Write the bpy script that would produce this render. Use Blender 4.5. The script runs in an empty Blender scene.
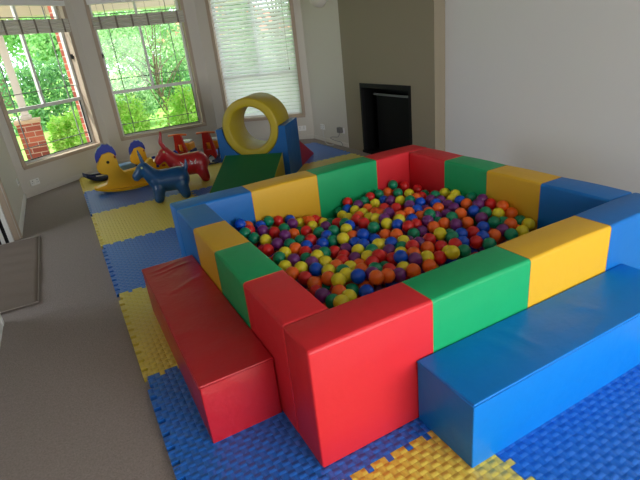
import bpy, bmesh, math, random
from mathutils import Vector, Matrix
import numpy as np
sc = bpy.context.scene
col = sc.collection
PI = math.pi

# ---------------- camera ----------------
cam = bpy.data.objects.new('camera', bpy.data.cameras.new('camera'))
col.objects.link(cam)
cam.data.sensor_width = 36.0
cam.data.lens = 480.38 / 640 * 36.0
cam.data.clip_start = 0.02
cam.data.clip_end = 200
_yaw, _pit, _rol = 0.457, -0.4043, -0.1122
_f = Vector((math.sin(_yaw)*math.cos(_pit), math.cos(_yaw)*math.cos(_pit), math.sin(_pit)))
_r = Vector((math.cos(_yaw), -math.sin(_yaw), 0)); _u = _r.cross(_f)
_r2 = _r*math.cos(_rol) + _u*math.sin(_rol); _u2 = -_r*math.sin(_rol) + _u*math.cos(_rol)
cam.matrix_world = Matrix(((_r2.x,_u2.x,-_f.x,-0.4746),(_r2.y,_u2.y,-_f.y,-1.1447),(_r2.z,_u2.z,-_f.z,1.3995),(0,0,0,1)))
sc.camera = cam

# ---------------- light and exposure ----------------
sc.view_settings.view_transform = 'Standard'
sc.view_settings.look = 'None'
sc.view_settings.gamma = 1
sc.view_settings.use_curve_mapping = False
sc.view_settings.exposure = 0.0
sc.cycles.use_denoising = True
sc.cycles.max_bounces = 8
sc.cycles.diffuse_bounces = 4
sc.cycles.transparent_max_bounces = 16
world = bpy.data.worlds.new('sky'); sc.world = world; world.use_nodes = True
wb = world.node_tree.nodes['Background']
wb.inputs[0].default_value = (0.80, 0.90, 1.0, 1)
wb.inputs[1].default_value = 4.0

def sun(e, az, el, ang=1.0):
    l = bpy.data.lights.new('sun', 'SUN'); l.energy = e; l.angle = math.radians(ang); l.color = (1, .96, .88)
    o = bpy.data.objects.new('sun', l); col.objects.link(o)
    d = -Vector((math.sin(az)*math.cos(el), math.cos(az)*math.cos(el), math.sin(el)))
    o.rotation_euler = d.to_track_quat('-Z', 'Y').to_euler()
sun(6.5, math.radians(-95), math.radians(58))

def area(name, loc, d, sx, sy, e, c=(1, 1, 1), portal=False):
    l = bpy.data.lights.new(name, 'AREA'); l.shape = 'RECTANGLE'; l.size = sx; l.size_y = sy; l.energy = e; l.color = c
    o = bpy.data.objects.new(name, l); col.objects.link(o); o.location = loc
    o.rotation_euler = Vector(d).to_track_quat('-Z', 'Y').to_euler()
    if portal: l.cycles.is_portal = True
    return o
# daylight through the wide window behind the camera, and through the sliding door on the left
area('daylight_rear_window', (1.42, -4.12, 1.05), (0, 1, -.02), 2.6, 1.7, 152, (1, .985, .96))
area('daylight_annex_window', (-2.96, 3.2, 1.2), (1, 0, -.1), 1.6, 1.5, 12, (.93, .97, 1))

# ---------------- helpers ----------------
def rgb(r, g, b):
    f = lambda c: (c/255/12.92 if c/255 <= .04045 else ((c/255+.055)/1.055)**2.4)
    return (f(r), f(g), f(b), 1)

def mat(name, c, rough=.5, metal=0, spec=.5, noise=None, bump=None, emit=None, trans=0, subs=0, coat=0):
    """noise=(scale, amount), bump=(scale, strength, distance)"""
    m = bpy.data.materials.new(name); m.use_nodes = True
    nt = m.node_tree; b = nt.nodes['Principled BSDF']
    b.inputs['Base Color'].default_value = c; b.inputs['Roughness'].default_value = rough
    b.inputs['Metallic'].default_value = metal; b.inputs['Specular IOR Level'].default_value = spec
    b.inputs['Coat Weight'].default_value = coat
    if trans: b.inputs['Transmission Weight'].default_value = trans
    tc = nt.nodes.new('ShaderNodeTexCoord')
    if noise:
        n = nt.nodes.new('ShaderNodeTexNoise'); n.inputs['Scale'].default_value = noise[0]; n.inputs['Detail'].default_value = 6
        nt.links.new(tc.outputs['Object'], n.inputs['Vector'])
        mx = nt.nodes.new('ShaderNodeMix'); mx.data_type = 'RGBA'
        a = noise[1]
        mx.inputs['A'].default_value = (c[0]*(1-a), c[1]*(1-a), c[2]*(1-a), 1)
        mx.inputs['B'].default_value = (min(1, c[0]*(1+a)), min(1, c[1]*(1+a)), min(1, c[2]*(1+a)), 1)
        nt.links.new(n.outputs['Fac'], mx.inputs['Factor']); nt.links.new(mx.outputs['Result'], b.inputs['Base Color'])
    if bump:
        n2 = nt.nodes.new('ShaderNodeTexNoise'); n2.inputs['Scale'].default_value = bump[0]; n2.inputs['Detail'].default_value = 4
        nt.links.new(tc.outputs['Object'], n2.inputs['Vector'])
        bp = nt.nodes.new('ShaderNodeBump'); bp.inputs['Strength'].default_value = bump[1]; bp.inputs['Distance'].default_value = bump[2]
        nt.links.new(n2.outputs['Fac'], bp.inputs['Height']); nt.links.new(bp.outputs['Normal'], b.inputs['Normal'])
    return m

def link(name, me, m=None, parent=None, loc=None, smooth=False):
    o = bpy.data.objects.new(name, me); col.objects.link(o)
    if m is not None:
        for x in (m if isinstance(m, (list, tuple)) else [m]): me.materials.append(x)
    if parent: o.parent = parent
    if loc: o.location = loc
    if smooth:
        for p in me.polygons: p.use_smooth = True
    return o

def bobj(name, bm, m=None, parent=None, loc=None, smooth=False, angle=None):
    bmesh.ops.recalc_face_normals(bm, faces=bm.faces)
    me = bpy.data.meshes.new(name); bm.to_mesh(me); bm.free()
    o = link(name, me, m, parent, loc, smooth)
    if angle is not None:
        for p in me.polygons: p.use_smooth = True
        try: me.set_sharp_from_angle(angle=math.radians(angle))
        except Exception: pass
    return o

def tag(o, label=None, cat=None, group=None, kind=None):
    if label: o['label'] = label
    if cat: o['category'] = cat
    if group: o['group'] = group
    if kind: o['kind'] = kind
    return o

def thing(name, label, cat, loc=(0, 0, 0), rz=0, group=None):
    o = bpy.data.objects.new(name, None); o.empty_display_size = .1; col.objects.link(o)
    o.location = loc; o.rotation_euler = (0, 0, rz)
    return tag(o, label, cat, group)

def box(bm, lo, hi, bev=0, seg=3, M=None):
    r = bmesh.ops.create_cube(bm, size=1)
    vs = r['verts']
    for v in vs:
        v.co = Vector((lo[i] + (v.co[i]+.5)*(hi[i]-lo[i]) for i in range(3)))
    if bev:
        es = list({e for v in vs for e in v.link_edges})
        r2 = bmesh.ops.bevel(bm, geom=es, offset=bev, segments=seg, profile=.5, affect='EDGES')
        vs = list({v for v in r2['verts']} | {v for v in vs if v.is_valid})
    if M is not None:
        for v in vs: v.co = M @ v.co
    return vs

def tube(bm, pts, r, seg=10, cap=True):
    pts = [Vector(p) for p in pts]; rings = []
    rr = r if isinstance(r, (list, tuple)) else [r]*len(pts)
    prev = None
    for i, p in enumerate(pts):
        t = (pts[min(i+1, len(pts)-1)] - pts[max(i-1, 0)]).normalized()
        if prev is None:
            a = Vector((0, 0, 1)) if abs(t.z) < .9 else Vector((1, 0, 0))
            n = t.cross(a).normalized()
        else:
            n = (prev - t*prev.dot(t)).normalized()
        prev = n; b = t.cross(n)
        rings.append([bm.verts.new(p + (n*math.cos(2*PI*k/seg) + b*math.sin(2*PI*k/seg))*rr[i]) for k in range(seg)])
    for a, b in zip(rings, rings[1:]):
        for k in range(seg):
            bm.faces.new((a[k], a[(k+1) % seg], b[(k+1) % seg], b[k]))
    if cap:
        bm.faces.new(rings[0][::-1]); bm.faces.new(rings[-1])

def prism(bm, poly, a, b, frame=lambda u, v, w: Vector((u, v, w))):
    """polygon (u, v) extruded from w=a to w=b through frame(u, v, w)"""
    A = [bm.verts.new(frame(u, v, a)) for u, v in poly]; B = [bm.verts.new(frame(u, v, b)) for u, v in poly]
    n = len(poly)
    fs = [bm.faces.new(A), bm.faces.new(B[::-1])]
    for i in range(n):
        fs.append(bm.faces.new((A[i], B[i], B[(i+1) % n], A[(i+1) % n])))
    return fs

def curve_pts(pts, n=8):
    """Catmull-Rom through the points"""
    P = [Vector(p) for p in pts]; out = []
    for i in range(len(P)-1):
        p0 = P[max(i-1, 0)]; p1 = P[i]; p2 = P[i+1]; p3 = P[min(i+2, len(P)-1)]
        for k in range(n):
            t = k/n
            out.append(.5*((2*p1) + (p2-p0)*t + (2*p0-5*p1+4*p2-p3)*t*t + (3*p1-p0-3*p2+p3)*t**3))
    out.append(P[-1]); return out

def copy_tree(o, parent=None):
    c = o.copy(); col.objects.link(c); c.parent = parent
    for ch in list(o.children): copy_tree(ch, c)
    return c

def baked(o, mods):
    """evaluate modifiers into plain mesh data"""
    for t, kw in mods:
        m = o.modifiers.new(t, t)
        for k, v in kw.items(): setattr(m, k, v)
    dg = bpy.context.evaluated_depsgraph_get()
    me = bpy.data.meshes.new_from_object(o.evaluated_get(dg))
    old = o.data; o.modifiers.clear(); o.data = me; bpy.data.meshes.remove(old)
    for p in me.polygons: p.use_smooth = True
    return o

def vinyl(name, c, rough=.46):
    m = mat(name, c, rough=rough, spec=.38, bump=(7, .22, .02))
    return m
VR = vinyl('red_vinyl', rgb(212, 38, 48)); VG = vinyl('green_vinyl', rgb(14, 162, 100)); VY = vinyl('yellow_vinyl', rgb(220, 172, 38)); VB = vinyl('blue_vinyl', rgb(0, 106, 186))
VSEAM = mat('seam_thread', rgb(190, 120, 60), .7)
WHITE = mat('white_paint', rgb(225, 225, 222), .45)
WALL = mat('wall_paint', rgb(205, 200, 190), .8, bump=(120, .08, .002))
TAUPE = mat('taupe_paint', rgb(140, 130, 110), .8, bump=(120, .08, .002))
ALU = mat('window_aluminium', rgb(212, 212, 208), .4)
ARCH = mat('beige_architrave', rgb(175, 158, 140), .6)
BLACK = mat('black_metal', rgb(12, 12, 13), .6, spec=.2)
GLASS = bpy.data.materials.new('window_glass'); GLASS.use_nodes = True
_nt = GLASS.node_tree; _nt.nodes.clear()
_o = _nt.nodes.new('ShaderNodeOutputMaterial'); _m = _nt.nodes.new('ShaderNodeMixShader'); _t = _nt.nodes.new('ShaderNodeBsdfTransparent'); _g = _nt.nodes.new('ShaderNodeBsdfGlossy')
_g.inputs['Roughness'].default_value = .02; _t.inputs[0].default_value = (.93, .95, .94, 1); _m.inputs[0].default_value = .02
_nt.links.new(_t.outputs[0], _m.inputs[1]); _nt.links.new(_g.outputs[0], _m.inputs[2]); _nt.links.new(_m.outputs[0], _o.inputs[0])

# ---------------- room shell ----------------
CEIL = 2.6
FZ = -.02
carpet = mat('carpet', rgb(151, 142, 138), .95, spec=.1, noise=(110, .30), bump=(160, .7, .006))
PL = [(-3.1, -4.1), (-3.1, 5.3), (-1.07, 5.3), (.05, 6.2), (1.61, 6.2), (2.77, 5.24), (2.9, 5.24), (2.9, -4.1)]
bm = bmesh.new(); prism(bm, PL, FZ-.1, FZ); tag(bobj('floor', bm, carpet), kind='structure')
bm = bmesh.new(); prism(bm, [(-3.3, -4.3), (-3.3, 5.5), (-1.2, 5.5), (-.05, 6.45), (1.7, 6.45), (3.05, 5.4), (3.05, -4.3)], CEIL, CEIL+.15); tag(bobj('ceiling', bm, mat('ceiling_paint', rgb(165, 161, 152), .85)), kind='structure')

def wallframe(a, b):
    a = Vector((*a, 0)); b = Vector((*b, 0)); t = (b-a).normalized(); n = Vector((-t.y, t.x, 0))   # n points to the left of a->b (outdoors for the bay)
    return lambda s, z, d=0: a + t*s + n*d + Vector((0, 0, z)), (b-a).length

def wall(name, a, b, openings, m, th=.12, s0=0, s1=None, z0=FZ, z1=CEIL):
    fr, L = wallframe(a, b)
    if s1 is None: s1 = L
    ss = sorted({s0, s1, *[q for o in openings for q in o[:2]]}); zz = sorted({z0, z1, *[q for o in openings for q in o[2:]]})
    bm = bmesh.new()
    for i in range(len(ss)-1):
        for j in range(len(zz)-1):
            cs = (ss[i]+ss[i+1])/2; cz = (zz[j]+zz[j+1])/2
            if any(o[0] < cs < o[1] and o[2] < cz < o[3] for o in openings): continue
            vs = [bm.verts.new(fr(s, z, d)) for s in (ss[i], ss[i+1]) for z in (zz[j], zz[j+1]) for d in (0, th)]
            for q in ((0,1,3,2),(4,6,7,5),(0,4,5,1),(2,3,7,6),(0,2,6,4),(1,5,7,3)):
                bm.faces.new([vs[k] for k in q])
    bmesh.ops.remove_doubles(bm, verts=bm.verts, dist=1e-5)
    seen = {}
    for f in list(bm.faces):
        k = tuple(sorted(v.index for v in f.verts)) if False else tuple(sorted((round(v.co.x, 4), round(v.co.y, 4), round(v.co.z, 4)) for v in f.verts))
        if k in seen:
            bm.faces.remove(f)
            if seen[k].is_valid: bm.faces.remove(seen[k])
        else: seen[k] = f
    return tag(bobj(name, bm, m), kind='structure'), fr

OPZ = (.33, 2.12)
O1 = (.13, 1.29); O2 = (.19, 1.37); O3 = (.20, 1.37)
_, F1 = wall('wall_bay_left', PL[2], PL[3], [(*O1, *OPZ)], WALL)
_, F2 = wall('wall_bay_centre', PL[3], PL[4], [(*O2, *OPZ)], WALL)
_, F3 = wall('wall_bay_right', PL[4], PL[5], [(*O3, *OPZ)], WALL)
DY0, DY1 = 2.05, 3.74
_, FL = wall('wall_left', (-1.07, -4.1), (-1.07, 5.3), [(DY1+4.1-.5, DY1+4.1, FZ, 2.15)], WALL, s0=DY1+4.1-.01)
_, FN = wall('wall_left_near', (-1.12, -4.1), (-1.12, DY1), [(DY0+4.1, DY1+4.1, FZ, 2.15)], WALL)
wall('wall_annex_left', (-3.1, -4.1), (-3.1, 5.3), [(6.5, 8.1, .45, 1.95)], WALL)
wall('wall_annex_back', (-3.1, 5.3), (-1.07, 5.3), [], WALL)
wall('wall_annex_divider', (-3.1, .9), (-1.24, .9), [], WALL)
_, FR = wall('wall_right', (2.9, 2.6), (2.9, -4.1), [], mat('white_wall_paint', rgb(212, 211, 210), .8, bump=(120, .08, .002)))
_, FB = wall('wall_rear', (3.02, -4.1), (-3.2, -4.1), [(.25, 2.95, .2, 2.0)], WALL)
# painted chimney breast and the short piece of wall beside it stand in the plane x = 2.77
FY0, FY1, FZ1 = 2.955, 3.91, .81
_, FC = wall('wall_chimney_breast', (2.77, 4.275), (2.77, 2.59), [(4.275-FY1, 4.275-FY0, FZ, FZ1)], TAUPE, th=.3)
_, FS = wall('wall_right_of_bay', (2.77, 5.24), (2.77, 4.275), [], WALL)

def base(name, fr, s0, s1, m=WHITE, h=.07):
    bm = bmesh.new()
    poly = [(0, 0), (-.012, 0), (-.012, h-.012), (-.006, h), (0, h)]
    A = [bm.verts.new(fr(s0, FZ+z, d)) for d, z in poly]; B = [bm.verts.new(fr(s1, FZ+z, d)) for d, z in poly]
    bm.faces.new(A); bm.faces.new(B[::-1])
    for i in range(5): bm.faces.new((A[i], A[(i+1) % 5], B[(i+1) % 5], B[i]))
    tag(bobj(name, bm, m), kind='structure')
BASEM = mat('baseboard_paint', rgb(205, 200, 192), .5)
base('baseboard_left', FL, DY1+4.1+.04, 9.4)
base('baseboard_left_near', FN, 0, DY0+4.1-.04)
base('baseboard_bay_left', F1, 0.01, 1.43, BASEM, .06)
base('baseboard_bay_centre', F2, 0.01, 1.55, BASEM, .06)
base('baseboard_bay_right', F3, 0.01, 1.49, BASEM, .06)
base('baseboard_beside_chimney', FS, 0.0, .96, BASEM, .05)
base('baseboard_right', FR, 0, 6.7, BASEM, .06)

# ---------------- windows ----------------
def fbox(bm, fr, s0, s1, z0, z1, d0, d1):
    vs = [bm.verts.new(fr(s, z, d)) for s in (s0, s1) for z in (z0, z1) for d in (d0, d1)]
    for q in ((0,1,3,2),(4,6,7,5),(0,4,5,1),(2,3,7,6),(0,2,6,4),(1,5,7,3)): bm.faces.new([vs[k] for k in q])

def window(n, fr, O, latch=True):
    s0, s1 = O; z0, z1 = OPZ; rail = .94; mid = (s0+s1)/2
    root = bpy.data.objects.new('window_%d' % n, None); col.objects.link(root); tag(root, kind='structure')
    D = .09
    bm = bmesh.new(); w = .032
    fbox(bm, fr, s0+.012, s0+.012+w, z0+.0, z1, D, D+.045); fbox(bm, fr, s1-.012-w, s1-.012, z0, z1, D, D+.045)
    fbox(bm, fr, s0+.012+w, s1-.012-w, z0, z0+w, D, D+.045); fbox(bm, fr, s0+.012+w, s1-.012-w, z1-w, z1, D, D+.045)
    fbox(bm, fr, s0+.044, s1-.044, rail-.02, rail+.02, D-.005, D+.045)
    fbox(bm, fr, mid-.016, mid+.016, rail+.02, z1-w, D, D+.04)
    bobj('window_frame', bm, ALU, root)
    bm = bmesh.new(); g = .0045; a, b = s0+.044, s1-.044
    def bar(sa, sb, za, zb): fbox(bm, fr, sa, sb, za, zb, D+.012, D+.024)
    for s in (a+.15, b-.15):
        bar(s-g, s+g, z0+w, rail-.02); bar(s-g, s+g, rail+.02, z1-w)
    bar(a, b, z0+w+.14-g, z0+w+.14+g); bar(a, mid-.016, rail+.17-g, rail+.17+g); bar(mid+.016, b, rail+.17-g, rail+.17+g)
    bar(a, mid-.016, z1-.2-g, z1-.2+g); bar(mid+.016, b, z1-.2-g, z1-.2+g)
    bobj('glazing_bars', bm, mat('glazing_bar', rgb(120, 120, 118), .5), root)
    bm = bmesh.new(); bm.faces.new([bm.verts.new(fr(s, z, D+.03)) for s, z in ((a, z0+w), (b, z0+w), (b, z1-w), (a, z1-w))])
    bobj('window_pane', bm, GLASS, root)
    bm = bmesh.new(); fbox(bm, fr, a, b, z0+w, z0+w+.008, D+.005, D+.028); fbox(bm, fr, b-.007, b, z0+w+.008, rail-.02, D+.005, D+.028); bobj('gasket', bm, BLACK, root)
    bm = bmesh.new()
    fbox(bm, fr, s0-.0, s1+.0, z0, z0+.012, -.02, D); fbox(bm, fr, s0-.03, s1+.03, z0-.03, z0, -.03, .0)
    bobj('window_sill', bm, ARCH, root)
    bm = bmesh.new(); q = .035
    fbox(bm, fr, s0-q, s0, z0, z1+q, -.012, 0); fbox(bm, fr, s1, s1+q, z0, z1+q, -.012, 0); fbox(bm, fr, s0, s1, z1, z1+q, -.012, 0)
    fbox(bm, fr, s0, s0+.012, z0+.012, z1, -.012, D); fbox(bm, fr, s1-.012, s1, z0+.012, z1, -.012, D); fbox(bm, fr, s0+.012, s1-.012, z1-.012, z1, -.012, D)
    bobj('architrave', bm, ARCH, root)
    # brick outer skin of the bay as seen through the opening
    bm = bmesh.new()
    fbox(bm, fr, s0-.18, s0-.005, z0-.1, z1+.1, .14, .25); fbox(bm, fr, s1+.005, s1+.18, z0-.1, z1+.1, .14, .25)
    bobj('brick_reveal', bm, BRICK, root)
    return root

def brick_mat():
    m = bpy.data.materials.new('red_brick'); m.use_nodes = True; nt = m.node_tree; b = nt.nodes['Principled BSDF']
    tc = nt.nodes.new('ShaderNodeTexCoord'); mp = nt.nodes.new('ShaderNodeSeparateXYZ'); cb = nt.nodes.new('ShaderNodeCombineXYZ'); ad = nt.nodes.new('ShaderNodeMath')
    nt.links.new(tc.outputs['Object'], mp.inputs[0]); nt.links.new(mp.outputs[0], ad.inputs[0]); nt.links.new(mp.outputs[1], ad.inputs[1])
    nt.links.new(ad.outputs[0], cb.inputs[0]); nt.links.new(mp.outputs[2], cb.inputs[1])
    br = nt.nodes.new('ShaderNodeTexBrick'); br.inputs['Scale'].default_value = 1
    br.inputs['Brick Width'].default_value = .23; br.inputs['Row Height'].default_value = .086; br.inputs['Mortar Size'].default_value = .007
    br.inputs['Color1'].default_value = rgb(190, 100, 75); br.inputs['Color2'].default_value = rgb(135, 62, 50); br.inputs['Mortar'].default_value = rgb(190, 160, 140)
    nt.links.new(cb.outputs[0], br.inputs['Vector']); nt.links.new(br.outputs['Color'], b.inputs['Base Color']); b.inputs['Roughness'].default_value = .9
    return m
BRICK = brick_mat()
window(1, F1, O1); window(2, F2, O2); window(3, F3, O3)

FABRIC = mat('blind_fabric', rgb(214, 210, 204), .8)
def tint(m, w):   # thin fabric lets light through
    nt = m.node_tree; b = nt.nodes['Principled BSDF']; o = [n for n in nt.nodes if n.type == 'OUTPUT_MATERIAL'][0]
    tr = nt.nodes.new('ShaderNodeBsdfTranslucent'); tr.inputs[0].default_value = b.inputs['Base Color'].default_value
    mx = nt.nodes.new('ShaderNodeMixShader'); mx.inputs[0].default_value = w
    nt.links.new(b.outputs[0], mx.inputs[1]); nt.links.new(tr.outputs[0], mx.inputs[2]); nt.links.new(mx.outputs[0], o.inputs[0])
tint(FABRIC, .35)
STRIPE = mat('blind_tape', rgb(130, 122, 112), .8)
def folded_blind(fr, O, label):
    t = thing('folded_blind', label, 'window blind', fr((O[0]+O[1])/2, 2.06, .0), 0, 'folded fabric blinds')
    loc = -t.location
    bm = bmesh.new(); fbox(bm, fr, O[0]-.01, O[1]+.01, 2.03, 2.085, -.05, -.013); bobj('headrail', bm, WHITE, t, loc)
    bm = bmesh.new()
    pr = []
    for i in range(5):
        z = 1.735 + i*.03
        pr += [(-.035, z), (-.045, z+.015)]
    pr = [(-.012, 1.735)] + pr + [(-.035, 1.885), (-.012, 1.885)]
    A = [bm.verts.new(fr(O[0]+.0, z, d)) for d, z in pr]; B = [bm.verts.new(fr(O[1]-.0, z, d)) for d, z in pr]
    bm.faces.new(A); bm.faces.new(B[::-1])
    for i in range(len(pr)): bm.faces.new((A[i], A[(i+1) % len(pr)], B[(i+1) % len(pr)], B[i]))
    bobj('fabric_stack', bm, FABRIC, t, loc)
    n = 6
    for k in range(n):
        bm = bmesh.new()
        s = O[0] + .09 + k*(O[1]-O[0]-.18)/(n-1)
        fbox(bm, fr, s-.012, s+.012, 1.733, 1.887, -.048, -.0455); fbox(bm, fr, s-.0015, s+.0015, 1.887, 2.03, -.032, -.029)
        bobj('lift_tape', bm, STRIPE, t, loc)
folded_blind(F1, O1, 'folded grey fabric blind on the left window, above the brick pier view')
folded_blind(F2, O2, 'folded grey fabric blind across the top of the middle bay window')

SLAT = mat('white_blind_slat', rgb(238, 241, 243), .5); tint(SLAT, .5)
t = thing('venetian_blind', 'closed white horizontal slat blind on right bay window behind the tunnel', 'window blind', F3(.785, 2.1, .0))
lc = -t.location
bm = bmesh.new(); z = .40
while z < 2.06:
    a, b = O3[0]+.02, O3[1]-.02
    d0 = .035
    vs = [[bm.verts.new(F3(s, z+dz, d0+dd)) for s in (a, b)] for dz, dd in ((-.0225, -.0125), (-.006, .0015), (.0215, .0125))]
    for p, q in zip(vs, vs[1:]): bm.faces.new((p[0], p[1], q[1], q[0]))
    z += .050
sl = bobj('slats', bm, SLAT, t, lc)
bm = bmesh.new(); fbox(bm, F3, O3[0]+.015, O3[1]-.015, 2.07, 2.105, .01, .06); bobj('headrail', bm, WHITE, t, lc)
bm = bmesh.new(); fbox(bm, F3, O3[0]+.02, O3[1]-.02, .355, .375, .022, .05); bobj('bottom_rail', bm, WHITE, t, lc)
bm = bmesh.new()
for s in (O3[0]+.16, .785, O3[1]-.16): fbox(bm, F3, s-.001, s+.001, .37, 2.07, .024, .0255)
bobj('ladder_cord', bm, WHITE, t, lc)
bm = bmesh.new(); fbox(bm, F3, 1.24, 1.243, 1.0, 2.07, .008, .011); fbox(bm, F3, 1.235, 1.248, .97, 1.0, .003, .016); bobj('pull_cord', bm, STRIPE, t, lc)

def latch(fr, s, z, label):
    bm = bmesh.new(); fbox(bm, fr, s-.008, s+.008, z-.03, z+.03, .035, .06); fbox(bm, fr, s-.005, s+.02, z-.006, z+.008, .02, .036)
    tag(bobj('window_latch', bm, BLACK), label, 'latch')
latch(F1, O1[1]-.022, 1.45, 'small black latch on right side of the left window')
latch(F2, O2[0]+.022, 1.42, 'small black latch on left side of the middle window')

# ---------------- sliding door in the left wall ----------------
door = bpy.data.objects.new('door_1', None); col.objects.link(door); tag(door, kind='structure')
def wbox(bm, x0, x1, y0, y1, z0, z1, bev=0): box(bm, (x0, y0, z0), (x1, y1, z1), bev, 2)
bm = bmesh.new()
wbox(bm, -1.24, -1.075, DY1-.02, DY1-.001, FZ, 2.15); wbox(bm, -1.24, -1.125, DY0+.001, DY0+.02, FZ, 2.15); wbox(bm, -1.24, -1.125, DY0+.02, DY1-.02, 2.13, 2.15)
bobj('door_jamb', bm, ARCH, door)
bm = bmesh.new(); wbox(bm, -1.068, -1.056, DY1, DY1+.045, FZ, 2.19, .003); bobj('casing', bm, ARCH, door)
bm = bmesh.new(); wbox(bm, -1.12, -1.104, DY0-.05, DY0-.001, FZ, 2.19, .003); bobj('casing', bm, WHITE, door)
bm = bmesh.new(); wbox(bm, -1.155, -1.118, DY1-.055, DY1-.02, FZ, 2.13, .003); wbox(bm, -1.215, -1.185, DY1-.055, DY1-.02, FZ, 2.13, .003)
bobj('door_track_frame', bm, ALU, door)
bm = bmesh.new(); wbox(bm, -1.185, -1.155, DY1-.045, DY1-.02, FZ, 2.13); wbox(bm, -1.238, -1.215, DY1-.045, DY1-.02, FZ, 2.13); bobj('rubber_seal', bm, BLACK, door)
bm = bmesh.new(); wbox(bm, -1.98, -1.25, DY1-.06, DY1-.02, FZ+.008, 2.1, .003)
bobj('door_leaf', bm, mat('brown_door', rgb(120, 88, 72), .45), door)

# doormat of carpet lying along the door
bm = bmesh.new()
nx, ny = 10, 60; rnd = random.Random(5)
V = []
for i in range(nx+1):
    row = []
    for j in range(ny+1):
        u = i/nx; v = j/ny
        y = 2.19 + 1.46*v; x = -1.30 + .385*u
        z = FZ + .009 + .006*math.sin(v*16+u*2)*(.5+.5*math.sin(v*5)) * u + .003*math.sin(v*43+u*4)
        row.append(bm.verts.new((x, y, max(z, FZ+.004))))
    V.append(row)
for i in range(nx):
    for j in range(ny): bm.faces.new((V[i][j], V[i+1][j], V[i+1][j+1], V[i][j+1]))
dm = thing('doormat', 'wrinkled grey brown carpet strip lying on the floor before the sliding door', 'mat', (-1.0, 2.9, FZ))
o = bobj('mat_cloth', bm, mat('doormat_pile', rgb(128, 117, 108), .95, spec=.1, noise=(240, .25), bump=(350, .5, .004)), dm, -dm.location, smooth=True)
sol = o.modifiers.new('s', 'SOLIDIFY'); sol.thickness = .006; sol.offset = 1
bm = bmesh.new(); e = V = None
pts = [(-.915, 2.19 + 1.46*k/40, FZ+.012+.004*math.sin(k/40*16+2)*(.5+.5*math.sin(k/8))) for k in range(41)]
tube(bm, [(-1.30, 2.19, FZ+.01)] + pts + [(-1.30, 3.65, FZ+.01)], .0035, 6)
o = bobj('edge_binding', bm, mat('mat_binding', rgb(150, 141, 133), .9), dm, -dm.location, smooth=True); o['label'] = 'pale edge binding'

# ---------------- fireplace ----------------
fp = thing('fireplace', 'black recessed fireplace insert in the taupe chimney breast', 'fireplace', (2.77, (FY0+FY1)/2, FZ))
def fpart(name, boxes, m):
    bm = bmesh.new()
    for b in boxes: wbox(bm, *b)
    return bobj(name, bm, m, fp, -fp.location)
SOOT = mat('soot_black_steel', rgb(9, 10, 11), .7, spec=.15, noise=(9, .3))
fpart('surround_frame', [(2.76, 2.80, FY0, FY0+.035, FZ, FZ1), (2.76, 2.80, FY1-.035, FY1, FZ, FZ1), (2.76, 2.80, FY0+.035, FY1-.035, FZ1-.05, FZ1)], BLACK)
fpart('firebox', [(2.80, 3.06, FY0+.001, FY0+.02, FZ, FZ1-.001), (2.80, 3.06, FY1-.02, FY1-.001, FZ, FZ1-.001), (3.04, 3.06, FY0+.02, FY1-.02, FZ, FZ1-.001), (2.80, 3.04, FY0+.02, FY1-.02, FZ1-.02, FZ1-.001), (2.80, 3.04, FY0+.02, FY1-.02, FZ, FZ+.02)], SOOT)
fpart('hearth_plate', [(2.745, 2.80, FY0, FY1, FZ, FZ+.03)], BLACK)
fpart('damper_bar', [(2.86, 2.885, FY0+.02, FY1-.13, .665, .685)], mat('dull_steel', rgb(95, 98, 98), .4))
fpart('inner_panel', [(2.885, 2.9, FY0+.03, FY1-.16, FZ+.02, .665)], SOOT)

# ---------------- sockets, cables, wall lamp ----------------
PLATE = mat('socket_plate', rgb(232, 232, 230), .4); DARKP = mat('socket_slot', rgb(70, 70, 72), .5)
def socket(fr, s, z, label, plugs=0):
    t = thing('wall_socket', label, 'wall socket', fr(s, z, -.003))
    lc = -t.location
    bm = bmesh.new(); fbox(bm, fr, s-.058, s+.058, z-.036, z+.036, -.010, 0); bobj('plate', bm, PLATE, t, lc)
    bm = bmesh.new()
    for k in (-.03, .03):
        for a in (-.009, .009): fbox(bm, fr, s+k+a-.0016, s+k+a+.0016, z-.012, z-.002, -.0112, -.0101)
        fbox(bm, fr, s+k-.005, s+k+.005, z+.014, z+.022, -.0125, -.0101)
    bobj('slots', bm, DARKP, t, lc)
socket(F1, .18, .13, 'white double wall socket below the left bay window')
socket(F3, 1.33, .14, 'white double wall socket below the slatted blind window')
socket(FS, 5.24-4.95, .18, 'white wall socket with thin cable, nearer the bay corner')
socket(FS, 5.24-4.42, .19, 'white wall socket holding a grey adaptor, nearest the chimney')
socket(FL, 5.07+4.1, .23, 'white wall socket on the left wall between door and bay')
t = thing('power_adaptor', 'grey plug adaptor plugged into socket beside the chimney breast', 'adaptor', (2.757, 4.42, .2))
bm = bmesh.new(); box(bm, (2.705, 4.375, .165), (2.757, 4.455, .235), .006, 2); bobj('adaptor_body', bm, mat('grey_plastic', rgb(110, 108, 108), .5), t, -t.location)
bm = bmesh.new(); tube(bm, curve_pts([(2.72, 4.41, .165), (2.715, 4.45, .11), (2.71, 4.60, .09), (2.70, 4.63, .07), (2.70, 4.50, .055), (2.71, 4.38, .05), (2.71, 4.34, .01), (2.69, 4.40, -.012)]), .0045, 6)
bobj('cord', bm, mat('grey_cable', rgb(120, 118, 120), .5), t, -t.location, smooth=True)
bm = bmesh.new(); tube(bm, curve_pts([(2.755, 4.93, .17), (2.735, 4.90, .10), (2.72, 4.84, .0), (2.69, 4.74, -.012), (2.66, 4.65, -.012), (2.69, 4.56, -.012), (2.72, 4.62, -.012)]), .004, 6)
tag(bobj('cable', bm, mat('white_cable', rgb(200, 200, 200), .5), smooth=True), 'thin white cable hanging from socket to floor near bay corner', 'cable')

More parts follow.
